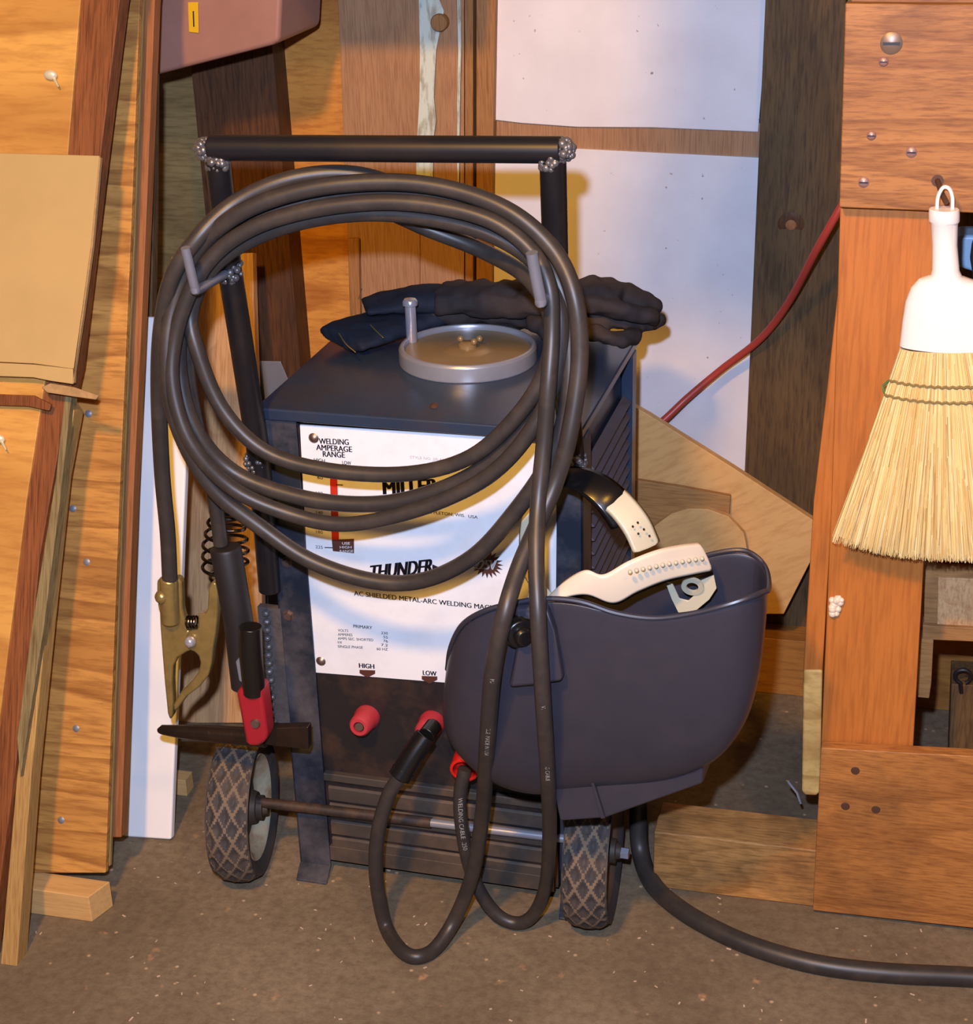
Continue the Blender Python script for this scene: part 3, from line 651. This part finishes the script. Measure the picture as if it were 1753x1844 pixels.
# ------------------------------------------------------------------ gloves on the lid
def remeshed(m, vox, name, mat, parent, disp=0):
    o = m.build(name, mat, parent, smooth=True)
    r = o.modifiers.new('r', 'REMESH'); r.mode = 'VOXEL'; r.voxel_size = vox
    s = o.modifiers.new('s', 'SMOOTH'); s.factor = .6; s.iterations = 6
    dg = bpy.context.evaluated_depsgraph_get(); me = bpy.data.meshes.new_from_object(o.evaluated_get(dg))
    o.modifiers.clear(); old = o.data; o.data = me; bpy.data.meshes.remove(old)
    if disp:
        nn = [vv.normal.copy() for vv in me.vertices]
        for vv, q in zip(me.vertices, nn):
            p = vv.co; vv.co = p + q*disp*(noise.noise(p*28)+.6*noise.noise(p*60))
    for p in me.polygons: p.use_smooth = True
    return o
def flat_tube(m, pts, ws, hs, n=16):                 # elliptical sections along a path, width horizontal, height vertical
    pts = [Vector(p) for p in pts]; v = []; f = []; K_ = len(pts)
    for i in range(K_):
        t = (pts[min(i+1, K_-1)]-pts[max(i-1, 0)]).normalized(); sd = Vector((0, 0, 1)).cross(t).normalized(); up = t.cross(sd)
        for j in range(n):
            a = 2*PI*j/n; ca, sa = math.cos(a), math.sin(a)
            v.append(pts[i] + sd*ws[i]*(abs(ca)**.8)*(1 if ca > 0 else -1) + up*hs[i]*(abs(sa)**.8)*(1 if sa > 0 else -1))
    for i in range(K_-1):
        for j in range(n): f.append((i*n+j, i*n+(j+1) % n, (i+1)*n+(j+1) % n, (i+1)*n+j))
    f.append(tuple(range(n))); f.append(tuple((K_-1)*n+j for j in range(n))); m.add(v, f)
LZ = TZ+.018
def G(px, py, z): return PZ(px, py, z)
def glove(cuff, palm, fingers, thumb, lab_, name='welding_glove'):
    t = thing(name, lab_, 'glove', cuff[0][0])
    m = MB(); flat_tube(m, [c[0] for c in cuff], [c[1] for c in cuff], [c[2] for c in cuff])
    remeshed(m, .004, 'cuff', cuff_m, t, .003)
    m = MB(); flat_tube(m, [c[0] for c in palm], [c[1] for c in palm], [c[2] for c in palm])
    for fg in fingers: m.tube(spline(fg[0], 4), fg[1], 10); m.ball(fg[0][-1], fg[1], 6)
    m.tube(spline(thumb[0], 4), thumb[1], 10); m.ball(thumb[0][-1], thumb[1], 6)
    remeshed(m, .004, 'hand', glove_m, t, .007); return t
# front glove: cuff at the left towards the viewer, hand running right behind the dial
gA = glove([(G(612,612,LZ+.012),.062,.013), (G(660,595,LZ+.016),.06,.016), (G(730,575,LZ+.02),.052,.016), (G(790,560,LZ+.026),.046,.02)],
      [(G(770,562,LZ+.026),.046,.02), (G(850,552,LZ+.03),.044,.025), (G(950,555,LZ+.03),.05,.027), (G(1050,565,LZ+.028),.054,.026), (G(1100,572,LZ+.022),.045,.02)],
      [([G(1060,600,LZ+.02), G(1110,612,LZ+.014), G(1140,605,LZ+.008)], .014), ([G(1080,575,LZ+.03), G(1140,582,LZ+.022), G(1178,588,LZ+.01)], .013), ([G(1090,560,LZ+.035), G(1150,566,LZ+.03), G(1186,576,LZ+.018)], .012)],
      ([G(960,575,LZ+.03), G(990,600,LZ+.02), G(1040,608,LZ+.018)], .014), 'dark leather welding glove with its blue black cuff hanging toward the lid front')
gB = glove([(G(655,552,LZ+.045),.04,.007), (G(700,545,LZ+.048),.045,.012), (G(760,538,LZ+.052),.042,.018), (G(800,536,LZ+.052),.04,.02)],
      [(G(790,538,LZ+.052),.040,.02), (G(870,536,LZ+.056),.044,.024), (G(970,536,LZ+.058),.048,.024), (G(1070,534,LZ+.062),.052,.025), (G(1120,540,LZ+.058),.045,.02)],
      [([G(1090,548,LZ+.06), G(1140,560,LZ+.05), G(1176,570,LZ+.035)], .014), ([G(1095,530,LZ+.064), G(1145,540,LZ+.056), G(1178,552,LZ+.044)], .0135), ([G(1080,520,LZ+.066), G(1120,524,LZ+.066), G(1160,536,LZ+.055)], .013)],
      ([G(950,530,LZ+.06), G(1000,524,LZ+.072), G(1060,520,LZ+.074)], .012), 'dark leather welding glove lying uppermost at the back of the lid')
def stitch(par, pts, z): MB().tube(spline([G(x, y, z) for x, y in pts], 6), .0009, 5).build('stitching', thread, par, smooth=True)
stitch(gA, [(606,592),(622,618),(640,634)], LZ+.022); stitch(gA, [(655,570),(672,590),(690,608)], LZ+.03); stitch(gB, [(652,520),(646,540)], LZ+.062)

# ------------------------------------------------------------------ welding cables
CR = .0112
def Q(*a):
    out = []
    for x, y, Y in a:
        p = P(x, y, Y)
        if p.z < .0125: p = PZ(x, y, .0125)
        out.append(p)
    return out
def pass_(top, left, bottom, right, d, n=1):
    """one counter-clockwise turn in front of the hooks: right -> top -> left -> bottom"""
    tx, ty = top; lx, ly = left; bx_, by = bottom; rx, ry = right
    yt = -.95+d; yb = -.99+d; cx_, cy_ = (lx+rx)/2, (ty+by)/2; out = []
    return out
def turn(x0, x1, y0, y1, dt, db, a0=0, a1=360, st=30, cxs=0, e=2.25):
    out = []; cx_, cy_ = (x0+x1)/2, (y0+y1)/2; a = a0
    while a <= a1+.1:
        r = math.radians(a); c_, s_ = math.cos(r), math.sin(r)
        X = cx_ + (x1-x0)/2*math.copysign(abs(c_)**(2/e), c_); Yp = cy_ - (y1-y0)/2*math.copysign(abs(s_)**(2/e), s_)
        t = (s_+1)/2; out.append(P(X + cxs*(s_ if s_ > 0 else 0), Yp, db+(dt-db)*t)); a += st
    return out
# ground cable: black plug in the LOW socket, loop to the floor, coil, brass clamp
gc = thing('welding_cable', 'thick black welding cable with a black plug and brass ground clamp', 'cable', P(740,1725,-.93))
plugA = [P(782,1306,-.875), P(768,1325,-.9), P(745,1358,-.915), P(722,1396,-.93)]
A = Q((720,1400,-.93),(700,1432,-.935),(681,1500,-.94),(678,1580,-.94),(694,1665,-.935),(722,1710,-.93),(752,1723,-.93),(786,1706,-.93),(822,1650,-.935),(852,1570,-.945),(870,1460,-.98),(878,1340,-1.08),(888,1210,-1.135),(908,1110,-1.14),(934,1025,-1.1),(966,950,-1.06),(1000,870,-1.03),(1026,780,-1.02))
A += Q((1044,650,-1.0),(1036,540,-.99),(1000,455,-.97),(925,385,-.96),(820,343,-.95),(700,328,-.95),(560,340,-.96),(440,380,-.97),(360,445,-.97),(318,530,-.98),(300,640,-1.0),(318,760,-1.01),(380,875,-1.0),(470,950,-.99),(560,1010,-.99),(670,1046,-.99),(762,1045,-.99),(852,1003,-1.0),(926,924,-1.0),(990,830,-1.0),(1022,730,-.99))
A += Q((1024,600,-.97),(1006,510,-.96),(950,430,-.94),(850,368,-.93),(720,346,-.925),(580,356,-.93),(450,400,-.945),(370,465,-.95),(332,560,-.955),(322,660,-.97),(350,770,-.98),(420,850,-.97),(530,893,-.97),(640,908,-.97),(740,898,-.97),(850,855,-.97),(940,780,-.97),(1000,690,-.96))
A += Q((1012,580,-.95),(985,490,-.935),(910,420,-.91),(800,385,-.9),(700,330,-.9),(610,312,-.91),(510,326,-.93),(420,368,-.95),(355,430,-.98),(310,500,-.99),(291,590,-.98),(286,700,-.96),(292,850,-.94),(302,960,-.935),(306,1045,-.93))
MB().tube(spline(A, 7), CR, 12).build('cable_run', cable_m, gc, smooth=True)
pg = MB().tube([plugA[0], plugA[1]], .0125, 18).tube(spline(plugA[1:], 4), .0165, 18).build('cable_plug', black_rub, gc, smooth=True, bevel=.001)
MB().tube([plugA[-1]+(plugA[-2]-plugA[-1])*.25, plugA[-1]+(plugA[-1]-plugA[-2])*.1], .0172, 18, caps=True).build('plug_ring', black_rub, pg, smooth=True)
# brass clamp
cl = thing('ground_clamp_pivot', None, None, P(342,1160,-.93)) if False else None
YC = -.925
def zq(zx, zy): return (220+zx*.3145, 820+zy*.3145)
la = [zq(*a) for a in ((196,720),(230,702),(320,704),(338,730),(342,880),(352,925),(372,960),(372,1010),(430,1010),(446,1060),(420,1110),(370,1128),(316,1160),(290,1210),(286,1300),(292,1420),(290,1490),(272,1522),(258,1480),(240,1300),(228,1150),(215,980),(212,905),(202,860),(196,790))]
lj = slab('ground_clamp', la, YC, 0, .016, brass, gc, bevel=.004, seg=3)
ra = [zq(*a) for a in ((494,760),(510,728),(536,732),(548,780),(546,900),(536,1010),(520,1110),(512,1190),(494,1260),(440,1330),(372,1380),(320,1450),(296,1470),(292,1430),(340,1350),(400,1290),(436,1240),(446,1190),(436,1150),(410,1126),(372,1110),(360,1050),(384,1004),(432,985),(432,915),(470,905),(486,880))]
rj = slab('clamp_jaw', ra, YC-.006, 0, .016, brass, lj, bevel=.004, seg=3)
c = P(*zq(270,800), YC-.006); MB().tube([P(*zq(268,702), YC-.004), P(*zq(278,960), YC-.004)], .0135, 16).build('cable_socket', brass, lj, smooth=True, bevel=.003)
MB().ball(P(*zq(228,810), YC-.012), .0105, 8).build('set_screw', brass, lj, smooth=True)
MB().ball(P(*zq(390,1068), YC-.01), .0085, 10).build('pivot_rivet', chrome, lj, smooth=True)
s0 = P(*zq(372,955), YC-.004); s1 = P(*zq(434,955), YC-.004); sp = []
for i in range(49):
    t = i/48; a = t*2*PI*4; sp.append(s0.lerp(s1, t)+Vector((0, math.cos(a)*.009, math.sin(a)*.009)))
MB().tube(sp, .0016, 6).build('clamp_spring', spring_m, lj, smooth=True)
# teeth
# electrode cable: red plug, loop, coil, electrode holder
ec_ = thing('welding_cable', 'thinner looking black welding cable with a red plug and electrode holder', 'cable', P(930,1663,-.9))
B = Q((838,1384,-.90),(829,1430,-.905),(832,1490,-.905),(846,1560,-.9),(870,1615,-.895),(902,1652,-.895),(938,1662,-.895),(966,1640,-.9),(984,1590,-.93),(990,1500,-1.0),(987,1400,-1.08),(978,1260,-1.13),(970,1120,-1.13),(966,1000,-1.09),(970,900,-1.05),(980,800,-1.03),(988,690,-1.02),(994,600,-1.0),(990,520,-.99),(960,455,-.975),(890,400,-.965),(790,372,-.96),(680,364,-.96),(560,378,-.965),(460,408,-.97),(390,455,-.975),(345,520,-.985),(315,610,-.995),(312,700,-1.01),(345,800,-1.02),(420,880,-1.01),(520,925,-1.0),(610,944,-1.0),(700,932,-1.0),(800,900,-1.0),(890,850,-1.0),(960,770,-1.0))
B += Q((1004,670,-.985),(1008,560,-.975),(970,480,-.955),(890,425,-.945),(780,394,-.94),(660,384,-.94),(540,400,-.945),(440,438,-.95),(375,490,-.955),(345,560,-.96),(352,620,-.97),(398,733,-.975),(478,813,-.975),(592,847,-.975),(735,853,-.975),(849,822,-.98),(935,745,-.98),(985,660,-.975))
B += Q((992,570,-.965),(950,500,-.92),(870,452,-.88),(770,412,-.88),(680,375,-.9),(560,356,-.92),(450,385,-.93),(385,440,-.94),(352,520,-.95),(337,610,-.95),(342,700,-.945),(362,800,-.94),(384,880,-.935),(398,980,-.93))
MB().tube(spline(B, 7), CR*.93, 12).build('cable_run', cable_m, ec_, smooth=True)
rp = [P(846,1350,-.86), P(836,1388,-.905)]
ax_ = (rp[1]-rp[0]); L_ = ax_.length
MB().lathe([(.015, 0), (.019, .004), (.0205, L_*.5), (.0215, L_), (.017, L_+.001), (.0155, L_*.6), (0, L_*.6)], rp[0], ax_, 28).build('cable_plug', red_plug, ec_, smooth=True, bevel=.001)
# holder
g0 = P(406,985,-.93); g1 = P(430,1120,-.935); g2 = P(441,1250,-.94); g3 = P(448,1300,-.94)
eh = MB().tube([g0, g0.lerp(g1, .04), g1, g1.lerp(g2, .9)], [.021, .0225, .0215, .019], 20).build('electrode_holder', holder_m, ec_, smooth=True, bevel=.001)
MB().tube([P(451,1128,-.965), P(452,1180,-.967), P(458,1248,-.965)], [.0165, .017, .016], 18).build('squeeze_lever', black_rub, eh, smooth=True, bevel=.001)
MB().prism(Q((424,1192,-.968),(434,1180,-.968),(445,1208,-.968),(443,1236,-.968),(430,1226,-.968)), (0, .012, 0)).build('metal_tongue', grey_metal, eh, bevel=.002)
rh = MB().prism(Q((424,1246,-.975),(434,1240,-.975),(468,1238,-.975),(472,1246,-.975),(481,1322,-.975),(479,1336,-.975),(466,1345,-.975),(448,1346,-.975),(441,1338,-.975)), (0, .034, 0)).build('jaw_cover', red_paint, eh, bevel=.007, seg=4)
MB().lathe([(0, -.003), (.006, -.003), (.0075, 0), (.0075, .003)], P(460,1303,-.976), (0, 1, 0), 16).build('jaw_rivet', rivet_m, rh, smooth=True)
# printing along the cables
def along(path_px, txt, h, parent, roff):
    pts = spline([P(x, y, Y) for x, y, Y in path_px], 30); d = [0]
    for i in range(1, len(pts)): d.append(d[-1]+(pts[i]-pts[i-1]).length)
    def at(s):
        for i in range(1, len(pts)):
            if d[i] >= s: return pts[i-1].lerp(pts[i], (s-d[i-1])/max(1e-9, d[i]-d[i-1])), (pts[i]-pts[i-1]).normalized()
        return pts[-1], (pts[-1]-pts[-2]).normalized()
    m = MB(); v, f = text_geo(txt, h/.7)
    for i, p in enumerate(v): pass
    out = []
    for p in v:
        c, t = at(min(p.x, d[-1])); n = (CAM-c); n = (n-t*n.dot(t)).normalized(); s = n.cross(t).normalized()
        a = (p.y-h/2)/roff; out.append(c + n*(roff+.0004)*math.cos(a) - s*(roff+.0004)*math.sin(a)*-1)
    m.add(out, f); m.build('printing', cable_print, parent)
along([(888,1210,-1.135),(878,1340,-1.08),(870,1460,-.98),(852,1570,-.945)], 'MADE IN USA  WELDING CABLE  MADE IN USA', .0055, gc, CR)
along([(978,1260,-1.13),(987,1400,-1.08),(990,1500,-1.0),(984,1590,-.93)], 'WELDING CABLE   .250   WELDING CABLE', .0055, ec_, CR*.93)
along([(829,1430,-.905),(832,1490,-.905),(846,1560,-.9),(870,1615,-.895)], 'WELDING CABLE  .250', .0065, ec_, CR*.93)

# ------------------------------------------------------------------ chipping hammer
hm = thing('chipping_hammer', 'dark steel chipping hammer with wire coil handle hanging by the left wheel', 'hammer', P(430,1325,-.92))
YH = -.925
hp = [(286,1316,.004),(292,1314,.0075),(320,1317,.010),(370,1320,.0125),(430,1325,.014),(480,1328,.015)]
MB().tube([P(x, y, YH) for x, y, r in hp], [r for x, y, r in hp], 14).build('hammer_head', hammer_m, hm, smooth=True)
MB().prism([P(x, y, YH-.008) for x, y in ((474,1308),(500,1311),(555,1309),(556,1350),(500,1345),(474,1341))], (0, .016, 0)).build('chisel_end', hammer_m, hm, bevel=.002)
c0 = P(408,868,-.88); c1 = P(405,1050,-.88); sp = []
for i in range(281):
    t = i/280; r = .010+.024*min(1, t*1.6)**.8 if t < .85 else .034-.12*(t-.85); a = t*2*PI*9
    sp.append(c0.lerp(c1, t)+Vector((math.cos(a)*r, math.sin(a)*r*.7, 0)))
MB().tube(sp, .0026, 7).build('coil_handle', spring_m, hm, smooth=True)
MB().tube([c1+Vector((0, 0, .02)), P(420,1150,-.9), P(452,1325,-.915)], .005, 10).build('shank', hammer_m, hm, smooth=True)

# ------------------------------------------------------------------ welding helmet
hl = thing('welding_helmet', 'dark grey welding helmet hanging face down by its headband from the cart', 'helmet', P(1100,1480,-.98))
YN, YF = -1.085, -.90
st = [((806,1205,-1.02),(801,1262,-1.0),(810,1205,-.97)),
      ((812,1165,-1.05),(800,1300,-1.0),(818,1160,-.95)),
      ((832,1126,-1.07),(812,1338,-1.0),(840,1128,-.93)),
      ((868,1102,YN),(840,1372,-1.0),(872,1108,-.915)),
      ((915,1088,YN),(885,1410,-1.0),(915,1094,-.905)),
      ((980,1078,YN),(960,1432,-1.0),(980,1080,YF)),
      ((1045,1083,YN),(1040,1420,-1.0),(1045,1070,YF)),
      ((1110,1104,YN),(1115,1406,-1.0),(1105,1052,YF)),
      ((1180,1113,YN),(1185,1394,-1.0),(1170,1032,YF)),
      ((1250,1104,YN),(1245,1375,-1.0),(1235,1012,YF)),
      ((1310,1089,YN),(1296,1345,-1.0),(1290,996,YF)),
      ((1352,1075,YN+.01),(1330,1300,-1.0),(1335,991,YF)),
      ((1374,1066,YN+.03),(1352,1258,-1.0),(1362,1002,YF+.0)),
      ((1385,1060,YN+.055),(1372,1170,-1.0),(1381,1026,YF-.02))]
v = []; f = []; n = 22
for Np, Bp, Fp in st:
    a, b, c = P(*Np), P(*Bp), P(*Fp); M_ = (a+c)/2
    for j in range(n+1):
        th = PI*j/n; ct, s_ = math.cos(th), math.sin(th)
        v.append(M_ + (a-M_)*math.copysign(abs(ct)**.62, ct) + (b-M_)*(s_**.78))
m_ = n+1
for i in range(len(st)-1):
    for j in range(n): f.append((i*m_+j, i*m_+j+1, (i+1)*m_+j+1, (i+1)*m_+j))
f.append(tuple(range(m_))); f.append(tuple((len(st)-1)*m_+j for j in range(m_)))
sh = obj('shell', v, f, helmet_m, hl, smooth=True, solid=.004, sub=2)
# rolled rim
rim = [P(*s[0]) for s in st]+[P(*s[2]) for s in st[::-1]]; rim.append(rim[0])
MB().tube(spline(rim, 5), .0035, 8).build('rim_edge', helmet_m, sh, smooth=True)
# cheek pad embossing
ep = [P(x, y, Y-.006) for x, y, Y in ((915,1240,-1.106),(930,1160,-1.102),(925,1094,-1.088),(984,1088,-1.088),(998,1140,-1.104),(1014,1228,-1.107),(960,1236,-1.107))]
MB().prism(ep, (0, .02, 0)).build('pivot_boss', helmet_m, sh, bevel=.006, seg=4, )
# lens box below
lb = [P(x, y, Y) for x, y, Y in ((985,1370,-1.045),(1240,1355,-1.045),(1268,1388,-1.045),(1266,1412,-1.045),(1090,1474,-1.05),(1008,1480,-1.05))]
MB().prism(lb, (.02, .15, .02)).build('lens_box', helmet_m, sh, bevel=.004, seg=3)
lb2 = [P(x, y, -1.054) for x, y in ((1062,1402),(1068,1404),(1090,1474),(1082,1475))]
MB().prism(lb2, (0, .02, 0)).build('box_seam', helmet_m, sh, bevel=.001)
# pivot knob
kc = P(932,1134,-1.105); MB().lathe([(0, -.026), (.009, -.026), (.0125, -.022), (.0125, -.018), (.0105, -.016), (.018, -.014), (.0205, -.010), (.0205, -.003), (.016, 0), (.016, .01)], kc, (-.55, .8, 0), 32).build('pivot_knob', black_rub, sh, smooth=True, bevel=.001)
def ribbon(near, far, th=.0025, step=6):
    A_ = spline(near, step); B_ = spline(far, step); v = A_+B_; k = len(A_)
    return v, [(i, i+1, k+i+1, k+i) for i in range(k-1)]
# headband: wide ivory band rising from the crown side to the right, over the opening
v, f = ribbon(Q((985,1090,-1.05),(1020,1078,-1.05),(1060,1076,-1.05),(1108,1092,-1.04),(1150,1072,-1.03),(1200,1052,-1.01),(1250,1040,-.985),(1288,1032,-.96)),
              Q((985,1075,-1.03),(1020,1042,-1.04),(1055,1024,-1.05),(1086,1032,-1.05),(1130,1008,-1.04),(1180,988,-1.02),(1225,978,-.99),(1262,974,-.965)))
hb = obj('headband', v, f, ivory, hl, smooth=True, solid=.003, sub=1)
m = MB()
for i in range(12):
    t = i/11; c = P(1135+t*130, 1030-t*30+ (t*t)*6, -1.055+t*.075); m.ball(c, .003, 5)
m.build('adjust_holes', ivory_d, hb, smooth=True)
# bracket behind
bv = [P(x, y, -.955) for x, y in ((1198,1048),(1212,1052),(1224,1078),(1240,1082),(1258,1066),(1262,1046),(1286,1036),(1291,1060),(1278,1080),(1254,1100),(1222,1104),(1210,1080))]
MB().prism(bv, (0, .003, 0)).build('ratchet_bracket', ivory_d, hb, bevel=.001)
rc = P(1248,1054,-.957); MB().lathe([(.008, 0), (.0145, 0), (.0145, -.004), (.008, -.004)], rc, (0, 1, .3), 24, closed=True).build('ratchet_ring', ivory_d, hb, smooth=True)
# crown strap: ivory rear part with holes, black sweatband over the top
v, f = ribbon(Q((1194,978,-.97),(1172,930,-.965),(1140,890,-.955),(1115,868,-.945)), Q((1140,1000,-1.0),(1122,962,-.99),(1096,928,-.98),(1068,905,-.975)))
cs = obj('crown_strap', v, f, ivory_d, hl, smooth=True, solid=.002, sub=1)
m = MB()
for x, y in ((1149,941),(1160,953),(1170,965),(1140,948),(1150,961)): m.ball(P(x, y, -.99), .0016, 4)
m.build('strap_holes', ink, cs, smooth=True)
v, f = ribbon(Q((1158,918,-.955),(1120,872,-.95),(1075,845,-.94),(1030,838,-.93),(990,850,-.93),(955,880,-.93)), Q((1102,960,-.985),(1072,918,-.98),(1040,890,-.97),(1012,880,-.96),(985,895,-.95),(955,925,-.95)))
sb_ = obj('sweatband', v, f, sweat, hl, smooth=True, solid=.005, sub=1)
v, f = ribbon(Q((955,880,-.93),(935,950,-.95),(940,1030,-.99),(975,1080,-1.03)), Q((985,900,-.94),(962,960,-.96),(966,1030,-1.0),(1000,1072,-1.03)))
obj('side_strap', v, f, ivory_d, hl, smooth=True, solid=.002, sub=1)

# ------------------------------------------------------------------ whisk broom and its nail
YW = -.80
nl = P(1689,325,-.766)
tag(MB().tube([nl+Vector((0, .02, .004)), nl, nl+Vector((.006, -.02, -.012)), nl+Vector((.012, -.038, -.018))], .0034, 10).lathe([(0, -.001), (.0075, -.001), (.0065, .003)], nl, (0, 1, 0), 14).build('hanging_nail', nail_rust, smooth=True), 'rusty brown nail that the whisk broom hangs from', 'nail')
wb = thing('whisk_broom', 'whisk broom with white plastic handle and straw bristles hung on the bench', 'broom', P(1735,1000,YW))
lp = [P(x, y, YW) for x, y in ((1688,378),(1690,355),(1699,338),(1710,340),(1716,356),(1716,378))]
MB().tube(spline(lp, 5), .0024, 8).build('hanging_loop', ivory_white, wb, smooth=True)
pf = [(376,1701,26,26),(384,1701,27,27),(398,1701,27,27),(402,1701,24,24),(440,1702,22,22),(486,1704,24,24),(497,1705,28,26),(504,1707,50,30),(520,1709,66,31),(545,1711,78,33),(580,1713,86,34),(628,1716,95,35)]
v = []; f = []; n = 32
pm = ppm(P(1705,500,YW))
for y, x, w, d in pf:
    c = P(x, y, YW)
    for j in range(n):
        a = 2*PI*j/n; v.append(c+Vector((math.cos(a)*w/pm, math.sin(a)*d/pm*.9, 0)))
for i in range(len(pf)-1):
    for j in range(n): f.append((i*n+j, i*n+(j+1) % n, (i+1)*n+(j+1) % n, (i+1)*n+j))
f.append(tuple(range(n))); f.append(tuple((len(pf)-1)*n+j for j in range(n)))
obj('handle', v, f, ivory_white, wb, smooth=True, bevel=.001)
# bristles: core plus strands
def bp(u, t, d):   # u -1..1 across, t 0..1 down
    yy = 626+t*(374 - 28*u*u); xc = 1716+ t*27; hw_ = (94+ t*42 if t < .24 else 104+(t-.24)*175) + 0
    hw_ = 94+t*145
    dd = (35*(1-t)+26*t)/pm*math.sqrt(max(0, 1-u*u*.92))
    return P(xc+u*hw_, yy, YW)+Vector((0, -dd*d, 0))
v = []; f = []; NU, NT = 24, 10
for s_ in (1, -1):
    for i in range(NT+1):
        for j in range(NU+1): v.append(bp(-1+2*j/NU, .0+.97*i/NT, s_*.9))
q = (NT+1)*(NU+1)
for s_ in (0, 1):
    for i in range(NT):
        for j in range(NU): a = s_*q+i*(NU+1)+j; f.append((a, a+1, a+NU+2, a+NU+1))
core = obj('bristles', v, f, straw, wb, smooth=True)
m = MB(); st_m = [plain('straw_a', lin(236,212,144), .7), plain('straw_b', lin(214,178,108), .7), plain('straw_c', lin(242,226,176), .6), plain('straw_d', lin(180,146,90), .7)]
for i in range(2300):
    u = random.uniform(-1, 1); u2 = u+random.gauss(0, .022); d = random.uniform(.9, 1.06); t1 = random.uniform(.965, 1.012)
    if abs(u) > .97: u2 = u*random.uniform(1, 1.05)
    t0 = 0 if random.random() < .6 else random.uniform(.1, .8)
    ua = u+(u2-u)*t0; pts = [bp(ua, t0, d), bp(u+(u2-u)*(t0+t1)/2, (t0+t1)/2, d+.02), bp(u2, t1, d*random.uniform(.85, 1.05))]
    m.tube(pts, [.0007, .0008, .0004], 3, caps=False, mi=random.choice((0, 0, 1, 2, 3) if i % 3 else (0, 1)))
br = m.build('straw_strands', st_m, core); br['kind'] = 'stuff'
for t_, nm in ((.16, 'twine'), (.235, 'twine')):
    pts = [bp(-1.0+2.0*i/60, t_+.004*math.sin(i*1.9), 1.12) for i in range(61)]
    MB().tube(pts, .0019, 6).build(nm, twine, wb, smooth=True)
MB().tube([bp(-1.0, .165, .6), bp(-1.06, .2, .5), bp(-1.02, .225, .8), bp(-.97, .235, 1)], .0016, 6).build('green_stitch', green_thread, wb, smooth=True)

# ------------------------------------------------------------------ sawdust and chips on the floor
m = MB()
for i in range(90):
    p = PZ(random.uniform(60, 1700), random.uniform(1560, 1840), .0006)
    s_ = random.uniform(.0008, .002); a = random.uniform(0, PI); u = Vector((math.cos(a), math.sin(a), 0))*s_*random.uniform(1, 2.4); w = Vector((-math.sin(a), math.cos(a), 0))*s_*.6
    m.prism([p-u-w, p+u-w, p+u+w, p-u+w], (0, 0, .001))
tag(m.build('sawdust', sawdust_m), 'pale sawdust flecks scattered over the concrete floor', 'sawdust', kind='stuff')
